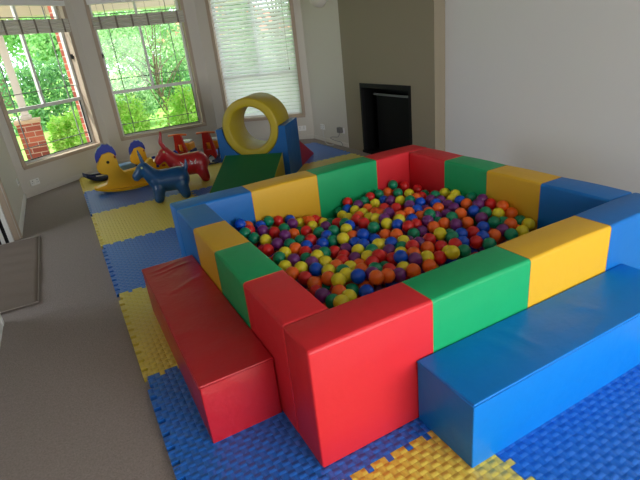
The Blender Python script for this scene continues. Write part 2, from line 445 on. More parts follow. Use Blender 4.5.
t = thing('wall_lamp', 'frosted half bowl uplight mounted on the wall above the sockets', 'lamp', (2.77, 4.68, 1.80))
bm = bmesh.new(); N = 20; K = 8
rings = []
for i in range(K+1):
    ph = i/K*PI/2; r_ = math.sin(ph); zz = -.11*math.cos(ph)
    rings.append([bm.verts.new((-.13*r_*math.sin(PI*j/N)-.002, .17*r_*math.cos(PI*j/N), zz)) for j in range(N+1)])
for a, b in zip(rings, rings[1:]):
    for j in range(N): bm.faces.new((a[j], a[j+1], b[j+1], b[j]))
bmesh.ops.remove_doubles(bm, verts=bm.verts, dist=1e-5)
o = bobj('bowl', bm, mat('frosted_glass', rgb(205, 200, 192), .4), t, smooth=True); so = o.modifiers.new('s', 'SOLIDIFY'); so.thickness = .005
bm = bmesh.new(); box(bm, (-.02, -.05, -.06), (-.001, .05, .02), .003, 2); bobj('mounting_plate', bm, WHITE, t)

# ---------------- foam floor mats ----------------
def mat_mat(name, c):
    m = bpy.data.materials.new(name); m.use_nodes = True; nt = m.node_tree; b = nt.nodes['Principled BSDF']
    b.inputs['Base Color'].default_value = c; b.inputs['Roughness'].default_value = .36; b.inputs['Specular IOR Level'].default_value = .75
    tc = nt.nodes.new('ShaderNodeTexCoord'); sp = nt.nodes.new('ShaderNodeSeparateXYZ'); nt.links.new(tc.outputs['Object'], sp.inputs[0])
    def M(op, a, b_=None, c_=None):
        n = nt.nodes.new('ShaderNodeMath'); n.operation = op
        for i, v in enumerate((a, b_, c_)):
            if v is None: continue
            if isinstance(v, (int, float)): n.inputs[i].default_value = v
            else: nt.links.new(v, n.inputs[i])
        return n.outputs[0]
    k = 1/.027
    u = M('MULTIPLY', sp.outputs[0], k); v = M('MULTIPLY', sp.outputs[1], k)
    fu = M('FLOOR', u); fv = M('FLOOR', v)
    par = M('MODULO', M('ABSOLUTE', M('ADD', fu, fv)), 2)
    ru = M('SINE', M('MULTIPLY', M('FRACT', u), PI)); rv = M('SINE', M('MULTIPLY', M('FRACT', v), PI))
    h = M('ADD', M('MULTIPLY', ru, par), M('MULTIPLY', rv, M('SUBTRACT', 1, par)))
    # fine ribs across every weave strip
    ribu = M('SINE', M('MULTIPLY', sp.outputs[1], 2*PI/.0045)); ribv = M('SINE', M('MULTIPLY', sp.outputs[0], 2*PI/.0045))
    rib = M('ADD', M('MULTIPLY', ribu, par), M('MULTIPLY', ribv, M('SUBTRACT', 1, par)))
    hh = M('ADD', h, M('MULTIPLY', rib, .05))
    bp = nt.nodes.new('ShaderNodeBump'); bp.inputs['Strength'].default_value = .8; bp.inputs['Distance'].default_value = .0042
    nt.links.new(hh, bp.inputs['Height']); nt.links.new(bp.outputs['Normal'], b.inputs['Normal'])
    return m
FOAMB = mat_mat('blue_foam', rgb(18, 106, 205)); FOAMY = mat_mat('yellow_foam', rgb(222, 200, 80))
def jig(p, q, amp=.015, cell=.0425, ee=.009):
    """dovetailed jigsaw line from p to q (2D); points excluding q"""
    p = Vector(p); q = Vector(q); L = (q-p).length; t = (q-p)/L; n = Vector((-t.y, t.x))
    k = int((L-.05)/cell); k -= k % 2; s0 = (L-k*cell)/2; pts = [(0, 0), (s0-.5*cell, 0)]
    sg = 1; x = s0-.5*cell; prev = 0
    out = [p]
    for i in range(k+1):
        xt = s0 - .5*cell + i*cell
        if i == 0: out += [p+t*xt, p+t*(xt-ee)+n*amp]
        elif i == k: out += [p+t*(xt+ee*sgn)+n*amp*sgn, p+t*xt]
        else:
            out += [p+t*(xt+ee*sgn)+n*amp*sgn, p+t*(xt+ee*sgn)-n*amp*sgn]
        sgn = (1 if i % 2 == 0 else -1)
    return out
XE = [-.445, .545, 1.56, 2.58]; YE = [-1.09, -.09, .91, 1.91, 2.91, 3.91, 4.91, 5.75]
def line(a, b, rev=False):
    pts = jig(a, b)
    pts = pts + [Vector(b)]
    if rev: pts = pts[::-1]
    return pts[:-1]
where = {0: 'left', 1: 'middle', 2: 'right'}
MATLAB = {(0,0):'yellow foam jigsaw mat at the bottom edge, in front of the tall red corner block',(0,1):'blue foam jigsaw mat under the red corner block, along the carpet',
 (0,2):'yellow foam jigsaw mat beside the red bench along the carpet',(0,3):'blue foam jigsaw mat touching the far end of the red bench, along the carpet',(0,4):'yellow foam jigsaw mat beside the carpet, in front of the blue hopper animal',
 (0,5):'blue foam jigsaw mat under the yellow rocking horse',(0,6):'yellow foam jigsaw mat in the far left corner under the window',
 (1,0):'blue foam jigsaw mat in the bottom right corner, before the blue bench',(1,4):'blue foam jigsaw mat under the green ramp behind the pit',(1,5):'yellow foam jigsaw mat under the red hopper animal and blue cradle',
 (1,6):'blue foam jigsaw mat at the back under the riding rockers',(2,4):'yellow foam jigsaw mat behind the pit, in front of the fireplace',(2,5):'blue foam jigsaw mat at the back right near the sockets',
 (2,0):'yellow foam jigsaw mat on the right, before the blue bench end',(1,1):'yellow foam jigsaw mat under the front wall of the ball pit',(1,2):'blue foam jigsaw mat under the middle of the ball pit',(1,3):'yellow foam jigsaw mat under the back wall of the ball pit',
 (2,1):'blue foam jigsaw mat under the right front corner of the pit',(2,2):'yellow foam jigsaw mat under the right wall of the ball pit',(2,3):'blue foam jigsaw mat under the far right corner of the pit'}
for i in range(3):
    for j in range(7):
        if (i, j) not in MATLAB: continue
        x0, x1, y0, y1 = XE[i], XE[i+1], YE[j], YE[j+1]
        P = line((x0, y0), (x1, y0)) + line((x1, y0), (x1, y1)) + line((x0, y1), (x1, y1), True) + line((x0, y0), (x0, y1), True)
        cx, cy = (x0+x1)/2, (y0+y1)/2
        bm = bmesh.new(); prism(bm, [((p.x-cx)*.998, (p.y-cy)*.998) for p in P], -.0195, 0)
        o = bobj('foam_floor_mat', bm, FOAMB if (i+j) % 2 else FOAMY, loc=(cx, cy, 0))
        tag(o, MATLAB[(i, j)], 'foam mat', 'interlocking foam floor mats')

# ---------------- ball pit walls ----------------
H, T, W, D = .495, .19, 1.985, 1.96
def beam_panel(name, m, parent, axis, a, b, lo, hi, r=.014, enda=False, endb=False):
    """rounded-section pad; axis 0 runs along x, 1 along y; lo/hi = across extent"""
    prof = []
    for cx, cz, a0 in ((hi-r, H-r, 0), (lo+r, H-r, 90), (lo+r, r*.3, 180), (hi-r, r*.3, 270)):
        rr = r if a0 < 180 else r*.3
        ccx = cx if a0 < 180 else (lo+rr if a0 == 180 else hi-rr)
        for k in range(5):
            an = math.radians(a0 + k*22.5); prof.append((ccx + rr*math.cos(an), cz + rr*math.sin(an)))
    mx, mz = (lo+hi)/2, H/2
    n = 14; L = b-a; rows = []
    st = [(a, 1)] if not enda else [(a, .2), (a+.002, .6), (a+.004, .92), (a+.008, 1)]
    en = [(b, 1)] if not endb else [(b-.008, 1), (b-.004, .92), (b-.002, .6), (b, .2)]
    mid = [(a + L*k/n, 1) for k in range(1, n)]
    bm = bmesh.new()
    for s, f in st+mid+en:
        ring = []
        ins = (1-f)*.008
        puff = .0035*math.sin(PI*min(1, max(0, (s-a)/L)))
        for u, z in prof:
            uu = u; zz = z
            if abs(u-mx) > .01: uu = u - math.copysign(ins, u-mx)
            zz = z - math.copysign(ins, z-mz)
            # the foam bulges a little between the seams
            if z > .02:
                if z > H-.003: zz += puff
            ring.append(bm.verts.new((s, uu, zz) if axis == 0 else (uu, s, zz)))
        rows.append(ring)
    for p, q in zip(rows, rows[1:]):
        k = len(p)
        for i in range(k): bm.faces.new((p[i], p[(i+1) % k], q[(i+1) % k], q[i]))
    bm.faces.new(rows[0]); bm.faces.new(rows[-1])
    return bobj(name, bm, m, parent, angle=50), prof
def pit_wall(label, axis, cuts, mats, lo, hi):
    t = thing('padded_pit_wall', label, 'padded wall', (0, 0, 0), 0, 'padded walls of the ball pit')
    names = {VR: 'red vinyl panel', VG: 'green vinyl panel', VY: 'yellow vinyl panel', VB: 'blue vinyl panel'}
    for k, m in enumerate(mats):
        o, prof = beam_panel('panel', m, t, axis, cuts[k], cuts[k+1], lo, hi, enda=(k == 0), endb=(k == len(mats)-1))
        o['label'] = names[m]
        if k:
            bm = bmesh.new(); s = cuts[k]
            pts = [(s, u, z) if axis == 0 else (u, s, z) for u, z in prof]
            pts.append(pts[0])
            q = len(prof)
            rg = [bm.verts.new(Vector(p)) for p in pts[:-1]]
            bm.free(); bm = bmesh.new()
            c = Vector((s, (lo+hi)/2, H/2) if axis == 0 else ((lo+hi)/2, s, H/2))
            tube(bm, [Vector(p) for p in pts], .0014, 5)
            bobj('seam', bm, VSEAM, t, smooth=True)
    return t
pit_wall('front padded pit wall nearest the camera, running from tall red corner to blue', 0, [0, .502, 1.004, 1.512, W], [VR, VG, VY, VB], 0, T-.002)
pit_wall('left padded pit wall behind the red bench, red, green, yellow and blue', 1, [T, .58, .978, 1.365, D-T], [VR, VG, VY, VB], 0, T)
pit_wall('back padded pit wall in front of the green ramp and tunnel', 0, [0, .4976, .99, 1.495, W], [VB, VY, VG, VR], D-T+.002, D)
pit_wall('right padded pit wall alongside the white room wall', 1, [T, .59, .985, 1.375, D-T], [VB, VY, VG, VR], W-T, W)

def pad(name, label, m, lo, hi, creases, bev=.004):
    t = thing(name, label, 'bench', ((lo[0]+hi[0])/2, (lo[1]+hi[1])/2, 0))
    bm = bmesh.new(); box(bm, (lo[0], lo[1], 0), hi, bev, 3)
    for ax in (0, 1):
        k = int((hi[ax]-lo[ax])/.009); no = Vector((1-ax, ax, 0))
        for i in range(1, k):
            c = Vector((0, 0, 0)); c[ax] = lo[ax] + (hi[ax]-lo[ax])*i/k
            bmesh.ops.bisect_plane(bm, geom=bm.verts[:]+bm.edges[:]+bm.faces[:], plane_co=c, plane_no=no)
    for v in bm.verts:      # slack vinyl: shallow sag and a few raised creases on the top face
        if v.co.z > hi[2]-.0005:
            x, y = v.co.x, v.co.y
            e = min(x-lo[0], hi[0]-x, y-lo[1], hi[1]-y); f = min(1, max(0, (e-.006)/.03))
            dz = .0012*math.sin(9*x+5*y)*math.sin(4*y-3*x)
            for (ax_, ay, bx, by, am, wd) in creases:
                p = Vector((x-ax_, y-ay)); d = Vector((bx-ax_, by-ay)); L = d.length; d /= L
                u = p.dot(d)/L; w = p.x*d.y - p.y*d.x + .012*math.sin(u*4+ax_*9)
                if -.15 < u < 1.15: dz += am*math.exp(-(w/wd)**2)*math.sin(PI*min(1, max(0, (u+.15)/1.3)))
            v.co.z += dz*f
    bobj('cushion', bm, m, t, -t.location, angle=40)
    bm = bmesh.new(); z = hi[2]-.008
    g = .0012
    tube(bm, [(lo[0]-g, lo[1]-g, z), (hi[0]+g, lo[1]-g, z), (hi[0]+g, hi[1]+g, z), (lo[0]-g, hi[1]+g, z), (lo[0]-g, lo[1]-g, z)], .0016, 5)
    bobj('seam', bm, m, t, -t.location, smooth=True)
VRB = mat('red_bench_vinyl', rgb(186, 28, 42), rough=.36, spec=.5, bump=(5, .4, .03)); VBB = mat('blue_bench_vinyl', rgb(0, 118, 206), rough=.4, spec=.35, bump=(5, .3, .03))
pad('foam_step_bench', 'low red vinyl foam bench along the left side of the ball pit', VRB, (-.297, .335, 0), (-.004, 1.548, .276), [(-.27, 1.47, -.08, 1.50, .005, .009), (-.25, 1.42, -.05, 1.44, .006, .010), (-.22, 1.37, -.10, 1.41, .003, .012), (-.2, 1.16, -.03, 1.22, .003, .02), (-.25, .75, -.1, .60, .002, .03)])
pad('foam_step_bench', 'low blue vinyl foam bench in front of the ball pit', VBB, (.422, -.284, 0), (1.63, -.004, .276), [(.70, -.05, .74, -.24, .003, .03), (.78, -.04, .84, -.20, .003, .02), (1.15, -.05, 1.2, -.22, .002, .03)])

# ---------------- balls ----------------
BC = {'r': ('red', rgb(212, 32, 34)), 'o': ('orange', rgb(242, 104, 30)), 'y': ('yellow', rgb(232, 218, 44)), 'g': ('green', rgb(0, 134, 96)), 'b': ('blue', rgb(0, 78, 204)), 'p': ('purple', rgb(112, 42, 120))}
BM = {}
for k, (n_, c) in BC.items():
    m = mat(n_ + '_ball_plastic', c, rough=.33, spec=.5)
    bm = bmesh.new(); bmesh.ops.create_uvsphere(bm, u_segments=28, v_segments=18, radius=.0372)
    for v in bm.verts:      # faint moulding line round the middle
        if abs(v.co.z) < .002: v.co *= 1.003
    me = bpy.data.meshes.new('ball'); bm.to_mesh(me); bm.free(); me.materials.append(m)
    for p in me.polygons: p.use_smooth = True
    BM[k] = (me, m)
BALLS = """y395 481 299 yellow plastic ball by red panel of left wall
b565 538 266 blue plastic ball by green panel of front wall
o630 547 317 orange plastic ball by green panel of front wall, with purple on its left
b577 624 311 blue plastic ball in near left of pit, with purple on its right
o846 544 282 orange plastic ball by green panel of front wall, with yellow on its left
p376 624 278 purple plastic ball by green panel of left wall
o962 561 262 orange plastic ball in near middle of pit, with yellow above
y486 657 307 yellow plastic ball in near left of pit, with orange on its left
y1113 557 293 yellow ball in near middle of pit, yellow left, green right
o350 898 291 orange plastic ball by green panel of left wall, with red on its left
o707 566 293 orange ball in near middle of pit, orange left, red above
p778 570 271 purple ball in near middle of pit, orange left, red right
b475 872 284 blue plastic ball in near left of pit, with purple above
g1381 562 257 green ball in near right of pit, orange right, orange above
b871 676 301 blue plastic ball in near middle of pit, with red on its left
r1070 607 259 red plastic ball in near middle of pit, with purple below
r394 841 273 red plastic ball by green panel of left wall, with green on its left
r1351 630 256 red plastic ball in near right of pit, with red above
p926 628 287 purple plastic ball in near middle of pit, with blue on its left
g1553 567 261 green plastic ball in near right of pit, with yellow on its right
y459 523 285 yellow plastic ball by red panel of front wall
g1205 572 266 green plastic ball in near middle of pit, with blue below
o478 745 283 orange plastic ball in near left of pit, with orange on its left
y1632 560 259 yellow plastic ball by blue panel of right wall
y1248 804 281 yellow ball in near middle of pit, red left, green right
r377 1289 279 red plastic ball by yellow panel of left wall, with red on its left
g391 551 274 green plastic ball by red panel of left wall
g379 1122 287 green plastic ball by yellow panel of left wall
r799 771 296 red ball in near middle of pit, yellow left, purple right
y361 1009 283 yellow plastic ball by yellow panel of left wall
g1591 725 279 green plastic ball in near right of pit, with blue on its left
y786 1112 287 yellow plastic ball in far middle of pit, with orange on its right
o409 768 267 orange plastic ball by green panel of left wall, with purple on its left
p1401 839 285 purple plastic ball in near right of pit, with orange on its right
g1027 1149 278 green ball in far middle of pit, red left, yellow right
p463 1340 275 purple plastic ball in far left of pit, with yellow on its left
o1076 709 277 orange ball in near middle of pit, purple left, red right
p434 1053 283 purple plastic ball in far left of pit, with orange below
o1484 831 275 orange plastic ball in near right of pit, with red below
g383 1526 275 green plastic ball by blue panel of back wall, with green on its left
y1734 604 263 yellow plastic ball by yellow panel of right wall, with yellow below
o1495 634 252 orange plastic ball in near right of pit, with blue on its left
y417 929 288 yellow plastic ball by green panel of left wall
p699 660 170 purple plastic ball in near left of pit, with blue on its left
o1753 744 287 orange plastic ball by yellow panel of right wall, with yellow on its left
b1234 697 141 blue plastic ball in near middle of pit, with green on its right
b906 1084 286 blue plastic ball in far middle of pit, with red above
b810 676 161 blue ball in near middle of pit, purple left, orange right
o451 597 280 orange ball in near left of pit, green left, green right
y551 692 299 yellow plastic ball in near left of pit, with blue on its right
o1372 907 279 orange ball in near right of pit, green left, purple right
y1125 1148 276 yellow plastic ball in far middle of pit, with purple above
y1000 624 276 yellow ball in near middle of pit, purple left, orange above
b1621 917 290 blue plastic ball by yellow panel of right wall
r532 1549 264 red plastic ball by yellow panel of back wall, with purple on its left
r1178 1005 285 red plastic ball in far middle of pit, with blue on its left
r1036 1273 268 red plastic ball in far middle of pit, with blue below
o508 1184 283 orange plastic ball in far left of pit, with green on its left
o1299 918 273 orange ball in near right of pit, purple left, purple above
y430 1450 273 yellow plastic ball in far left of pit, with yellow on its left
p1581 815 283 purple plastic ball in near right of pit, with green on its left
g353 1592 297 green plastic ball by blue panel of back wall, with red on its right
o1641 650 276 orange plastic ball by yellow panel of right wall, with orange above
r381 699 260 red plastic ball by green panel of left wall, with red on its left
r1423 724 263 red plastic ball in near right of pit, with green above
b1504 728 270 blue plastic ball in near right of pit, with green on its right
o1544 950 286 orange plastic ball in near right of pit, with blue on its right
y515 809 286 yellow plastic ball in near left of pit, with blue on its left
r928 674 151 red ball in near middle of pit, orange left, blue right
r1162 699 261 red ball in near middle of pit, orange left, yellow right
r1749 904 307 red plastic ball by yellow panel of right wall
r1162 795 274 red plastic ball in near middle of pit, with purple on its left
p553 1427 274 purple plastic ball in far left of pit, with green above
r682 1041 259 red plastic ball in far left of pit, with green above
g747 1171 264 green plastic ball in far middle of pit, with blue on its left
o1669 1028 296 orange plastic ball by green panel of right wall
y779 941 273 yellow plastic ball in near middle of pit, with purple below
g1274 734 275 green plastic ball in near middle of pit, with purple above
b367 1703 318 blue plastic ball by blue panel of back wall
y559 919 279 yellow plastic ball in near left of pit, with purple on its left
b672 1159 274 blue plastic ball in far left of pit, with red on its left
b1153 1075 281 blue ball in far middle of pit, yellow left, red right
p483 1618 269 purple plastic ball by blue panel of back wall, with red on its left
r1008 752 293 red ball in near middle of pit, green left, purple above
g1163 936 262 green plastic ball in near middle of pit, with purple on its right
p1568 641 262 nearer purple ball in near right of pit, orange left, green right, green above, orange below
r703 1432 259 red plastic ball in far middle of pit, with red below
y898 918 279 yellow plastic ball in near middle of pit, with green on its left
y1688 785 290 yellow plastic ball by yellow panel of right wall, with orange on its right
p1316 990 287 farther purple ball in near right of pit, orange left, green right, green above, orange below
o1058 959 281 orange plastic ball in near middle of pit, with blue above
b1361 671 166 blue ball in near right of pit, green left, purple right
o1753 813 315 orange plastic ball by yellow panel of right wall, with red on its left
o1025 1027 268 orange ball in far middle of pit, blue left, yellow above
p915 838 266 purple ball in near middle of pit, red left, red below
g530 616 250 green plastic ball in near left of pit, with blue on its right
p700 1632 252 purple plastic ball by yellow panel of back wall, with green on its left
g745 1341 266 green plastic ball in far middle of pit, with yellow on its left
r585 674 149 red plastic ball in near left of pit, with yellow on its left
r734 736 289 red plastic ball in near middle of pit, with green on its right
y893 1253 272 yellow plastic ball in far middle of pit, with green above
r637 1240 281 red plastic ball in far left of pit, with blue on its right
b967 890 278 blue plastic ball in near middle of pit, with yellow on its left
g570 1728 278 green plastic ball by yellow panel of back wall, with blue on its left
p490 945 288 purple plastic ball in near left of pit, with green on its left
r867 742 266 red ball in near middle of pit, red left, purple above
r1212 645 277 red plastic ball in near middle of pit, with green above
y548 991 292 yellow plastic ball in near left of pit, with purple below
p725 891 259 purple ball in near middle of pit, red left, yellow above
r641 1733 259 red plastic ball by yellow panel of back wall, with green on its left
p1686 945 310 purple plastic ball by yellow panel of right wall, with orange on its left
p1236 951 252 purple plastic ball in near middle of pit, with green on its left
g827 1299 266 green plastic ball in far middle of pit, with purple on its left
o1515 1122 284 orange ball in far right of pit, orange left, purple right
b1348 741 270 blue ball in near right of pit, green left, red right
r538 1117 274 red plastic ball in far left of pit, with orange on its left
p756 1039 253 purple plastic ball in far middle of pit, with red on its left
y435 1170 283 yellow plastic ball in far left of pit, with green on its left
g611 1028 279 green plastic ball in far left of pit, with blue above
b1422 650 259 blue plastic ball in near right of pit, with orange on its right
g1647 847 293 green plastic ball by yellow panel of right wall, with blue on its left
o622 1449 258 orange plastic ball in far left of pit, with purple on its left
r416 853 167 red plastic ball by green panel of left wall, with red on its right
p1421 1511 263 purple plastic ball by green panel of back wall, with blue on its left
p652 616 301 purple plastic ball in near left of pit, with orange on its left
p1579 1050 286 purple ball in far right of pit, purple left, orange right
y774 837 273 yellow ball in near middle of pit, purple left, red below
y1458 1447 269 yellow plastic ball in far right of pit
b840 982 274 blue plastic ball in near middle of pit, with blue on its left
g1607 1733 288 green plastic ball by red panel of back wall, with green on its left
p1241 1286 278 purple plastic ball in far middle of pit, with red on its right
p1473 699 148 purple plastic ball in near right of pit, with blue on its left
o1729 774 99 orange plastic ball by yellow panel of right wall, with orange on its left
o967 691 284 orange plastic ball in near middle of pit, with purple below
r643 893 269 red plastic ball in near left of pit, with orange on its left
y1139 1290 265 yellow ball in far middle of pit, yellow left, purple right
g1466 944 281 green plastic ball in near right of pit, with purple below
g1372 1038 300 green plastic ball in far right of pit, with purple on its left
y1753 1325 280 yellow plastic ball by green panel of right wall, with green on its left
b1283 661 263 blue plastic ball in near right of pit, with green below
r1339 1338 273 nearer red ball in far right of pit, red left, purple right, yellow above, orange below
y1327 1570 248 yellow plastic ball by green panel of back wall, with blue on its right
y636 797 271 yellow ball in near left of pit, green left, orange right
b1510 1294 279 blue plastic ball in far right of pit, with green on its left
r1071 1420 242 red ball in far middle of pit, yellow left, red right
y842 617 267 yellow ball in near middle of pit, red left, orange right
r1695 1707 263 red plastic ball by red panel of back wall, with green on its left
g1553 1602 265 green plastic ball by red panel of back wall, with orange on its left
b830 1055 264 blue ball in far middle of pit, purple left, orange above
o661 727 274 orange ball in near left of pit, yellow left, green right
g515 1274 277 green plastic ball in far left of pit, with orange on its right
b1682 1101 296 blue plastic ball by green panel of right wall
g1751 677 255 green plastic ball by yellow panel of right wall, with orange on its left
g832 884 277 green plastic ball in near middle of pit, with yellow on its right
g1445 1690 262 green plastic ball by green panel of back wall, with red on its left
g599 1303 267 green plastic ball in far left of pit, with orange on its left
p848 1441 245 purple plastic ball in far middle of pit, with green on its left
r1250 1021 273 red plastic ball in far middle of pit, with purple on its right
y1039 872 273 yellow plastic ball in near middle of pit, with blue on its left
p1082 789 277 purple ball in near middle of pit, red left, orange right
b952 1032 255 blue ball in far middle of pit, blue left, yellow below
o1330 1190 284 orange plastic ball in far right of pit, with blue on its right
g1753 1072 305 green plastic ball by green panel of right wall, with blue on its left
o1519 1682 260 orange plastic ball by red panel of back wall
b582 1191 273 blue plastic ball in far left of pit, with green on its left
g612 1576 258 green plastic ball by yellow panel of back wall, with red on its left
g704 668 288 green plastic ball in near middle of pit, with orange on its left
o583 848 275 orange plastic ball in near left of pit, with red on its right
r1197 1733 252 red plastic ball by green panel of back wall, with purple on its right
y795 1526 238 yellow plastic ball by yellow panel of back wall, with orange above
r773 644 270 red ball in near middle of pit, green left, red above
b749 1245 271 blue plastic ball in far middle of pit, with green on its right
g508 1049 267 green ball in far left of pit, purple left, purple right
r1744 1612 246 red plastic ball by red panel of back wall, with yellow on its left
r943 1449 242 red plastic ball in far middle of pit, with green on its right
p1598 1292 277 purple ball in far right of pit, green left, blue right
o1356 1106 274 orange plastic ball in far right of pit, with blue on its left
p1158 1220 279 purple plastic ball in far middle of pit, with yellow on its left
p1421 1299 280 purple plastic ball in far right of pit, with yellow on its left
y1176 1601 228 yellow plastic ball by green panel of back wall, with blue on its left
o873 1148 265 orange plastic ball in far middle of pit, with blue above
b1403 1199 280 blue plastic ball in far right of pit, with orange on its left
g572 762 284 green plastic ball in near left of pit, with yellow on its right
b1277 1094 278 blue plastic ball in far middle of pit, with red below
p1232 1646 244 purple plastic ball by green panel of back wall, with red on its left
o821 1618 241 orange plastic ball by yellow panel of back wall, with red on its right
y1206 1127 285 yellow plastic ball in far middle of pit, with purple on its left
r1371 1698 258 red plastic ball by green panel of back wall, with green on its left
p1596 1122 283 purple plastic ball in far right of pit, with purple below
r694 959 258 red plastic ball in near left of pit, with red on its left
y1612 1544 259 yellow plastic ball by red panel of back wall
g1303 1671 248 green plastic ball by green panel of back wall, with purple on its left
y772 1672 224 yellow plastic ball by yellow panel of back wall, with purple on its left
p1753 978 317 purple plastic ball by yellow panel of right wall, with green on its left
g987 819 268 green plastic ball in near middle of pit, with yellow above
b500 1702 271 blue plastic ball by yellow panel of back wall, with orange on its left
b947 1304 266 blue ball in far middle of pit, green left, red right
p1508 1036 265 purple plastic ball in far right of pit, with green on its right
b1158 1674 223 blue plastic ball by green panel of back wall, with green on its left
b437 1449 149 blue plastic ball in far left of pit, with orange on its left
b1556 1193 285 blue plastic ball in far right of pit, with purple on its left
y1108 705 138 yellow plastic ball in near middle of pit, with orange on its left
p1219 760 104 purple plastic ball in near middle of pit, with blue on its right
g1479 1366 284 green plastic ball in far right of pit, with yellow on its left
y1088 1632 205 yellow plastic ball by green panel of back wall, with green on its left
y1753 1221 293 yellow plastic ball by green panel of right wall, with yellow on its left
y1681 1175 287 yellow plastic ball by green panel of right wall, with purple on its left
o1249 1552 236 orange plastic ball by green panel of back wall
o603 602 245 orange ball in near left of pit, green left, purple right
r386 1389 237 red plastic ball by blue panel of left wall
r402 1646 285 red plastic ball by blue panel of back wall
r1308 1430 257 red plastic ball in far right of pit, with yellow on its left
b1412 1583 247 blue plastic ball by green panel of back wall, with yellow on its left
y1071 1526 221 yellow plastic ball by green panel of back wall, with yellow on its left
g1307 715 140 green plastic ball in near right of pit, with green above
o705 820 252 orange ball in near middle of pit, yellow left, red right
g1676 1338 278 green plastic ball by green panel of right wall, with purple on its left
b728 1733 242 blue plastic ball by yellow panel of back wall, with red on its left
p1624 1223 282 purple plastic ball by green panel of right wall, with yellow on its right
o1256 1181 281 orange plastic ball in far middle of pit, with purple on its left
g1663 722 260 green plastic ball by yellow panel of right wall, with green on its left
r882 1657 222 red plastic ball by yellow panel of back wall, with orange on its left
p610 1122 257 purple plastic ball in far left of pit, with blue above
b1073 763 101 blue plastic ball in near middle of pit, with orange on its left
p993 672 191 purple plastic ball in near middle of pit, with blue below
y938 763 269 yellow ball in near middle of pit, purple left, orange right
g1121 1731 193 green plastic ball by green panel of back wall, with yellow on its right
g958 1377 255 green ball in far middle of pit, red left, blue right
y1186 1513 230 yellow plastic ball by green panel of back wall, with orange above
y1138 1363 249 yellow plastic ball in far middle of pit, with red on its left
o1224 1356 258 orange plastic ball in far middle of pit, with purple below
o1550 1387 279 orange plastic ball in far right of pit, with green on its left
p1436 1053 266 purple plastic ball in far right of pit, with orange above
y913 1590 209 yellow plastic ball by yellow panel of back wall, with purple below
o1229 1429 246 orange ball in far middle of pit, orange left, orange right
r1618 1415 265 red plastic ball by red panel of right wall
o1124 1472 235 orange plastic ball in far middle of pit, with yellow on its right
g1736 1028 166 green plastic ball by green panel of right wall, with orange on its left
g468 765 210 green plastic ball in near left of pit, with red on its left
y1143 619 264 yellow plastic ball in near middle of pit, with yellow on its right
p460 1018 155 purple ball in far left of pit, green left, orange right
g792 712 249 green plastic ball in near middle of pit, with green on its left
g1385 978 259 green plastic ball in near right of pit, with orange on its left
g1679 1455 254 green plastic ball by red panel of right wall
g928 1518 221 green plastic ball by yellow panel of back wall, with yellow on its left
p437 1308 158 purple plastic ball in far left of pit, with blue on its left
b1481 844 37 blue plastic ball in near right of pit, with blue on its right
o423 1733 280 orange plastic ball by blue panel of back wall, with blue on its left
o585 710 233 orange ball in near left of pit, yellow left, orange right
y532 935 37 yellow plastic ball in near left of pit, with red on its left
r408 1235 228 red plastic ball by yellow panel of left wall, with blue on its left
g436 1089 161 green plastic ball in far left of pit, with orange above
g731 1596 195 green plastic ball by yellow panel of back wall, with orange on its left
g1321 807 251 green plastic ball in near right of pit, with red below
o417 1517 170 orange plastic ball by blue panel of back wall, with red on its right
p1013 1303 203 purple plastic ball in far middle of pit, with blue on its right
o1440 1127 272 orange ball in far right of pit, purple left, purple right
r427 1181 164 red plastic ball in far left of pit, with purple on its left
o1585 711 175 orange plastic ball in near right of pit, with orange on its right
y444 1731 173 yellow plastic ball by blue panel of back wall
p758 838 37 purple ball in near middle of pit, red left, purple right
p1098 906 243 purple plastic ball in near middle of pit, with yellow on its left
p1208 1059 222 purple ball in far middle of pit, orange left, green right
p1474 1203 256 purple plastic ball in far right of pit, with blue on its left
o924 743 128 orange ball in near middle of pit, blue left, red right
p490 1733 105 purple plastic ball by blue panel of back wall, with yellow on its left
o858 770 107 orange ball in near middle of pit, orange left, orange right
o505 850 100 orange ball in near left of pit, red left, green right
r482 1071 106 red plastic ball in far left of pit, with red below
p456 930 163 purple plastic ball in near left of pit, with purple on its left
b911 860 37 blue plastic ball in near middle of pit, with blue on its right
p1753 1102 167 purple plastic ball by green panel of right wall, with orange on its left
b1554 840 37 blue plastic ball in near right of pit, with blue on its left
r490 691 233 red plastic ball in near left of pit, with green on its left
o1301 1291 231 orange plastic ball in far right of pit, with orange on its right
b1074 1260 177 blue ball in far middle of pit, blue left, blue below
o832 846 37 orange ball in near middle of pit, blue left, orange right
b1196 1296 218 blue plastic ball in far middle of pit, with yellow on its right
r1508 1485 219 farther red ball in far right of pit, red left, purple right, yellow above, orange below
o1737 852 253 orange plastic ball by yellow panel of right wall, with red above
p515 1606 37 purple plastic ball by yellow panel of back wall, with orange on its left
o518 972 161 orange plastic ball in near left of pit, with purple on its left
r846 813 256 red ball in near middle of pit, yellow left, green below
y954 958 250 yellow ball in near middle of pit, yellow left, blue right
o842 1717 206 orange plastic ball by yellow panel of back wall, with orange on its right
b521 777 102 blue ball in near left of pit, yellow right, orange above
b514 1350 37 blue ball in far left of pit, green right, red above
y593 760 103 yellow plastic ball in near left of pit, with red on its right
r1177 1168 220 red plastic ball in far middle of pit, with blue on its right
g545 1642 232 green plastic ball by yellow panel of back wall, with purple on its left
o667 760 100 orange ball in near left of pit, red left, purple right
g500 1495 204 green plastic ball in far left of pit, with red below
o1691 648 221 orange ball by yellow panel of right wall, green left, green above
o1132 1304 159 orange plastic ball in far middle of pit, with green above
o1704 825 157 orange plastic ball by yellow panel of right wall, with blue on its left
p1632 1357 209 purple plastic ball by green panel of right wall, with blue on its right
r1196 799 164 red ball in near middle of pit, yellow left, orange above
p527 1277 37 purple plastic ball in far left of pit, with purple on its right
g703 1141 180 green plastic ball in far middle of pit, with red on its right
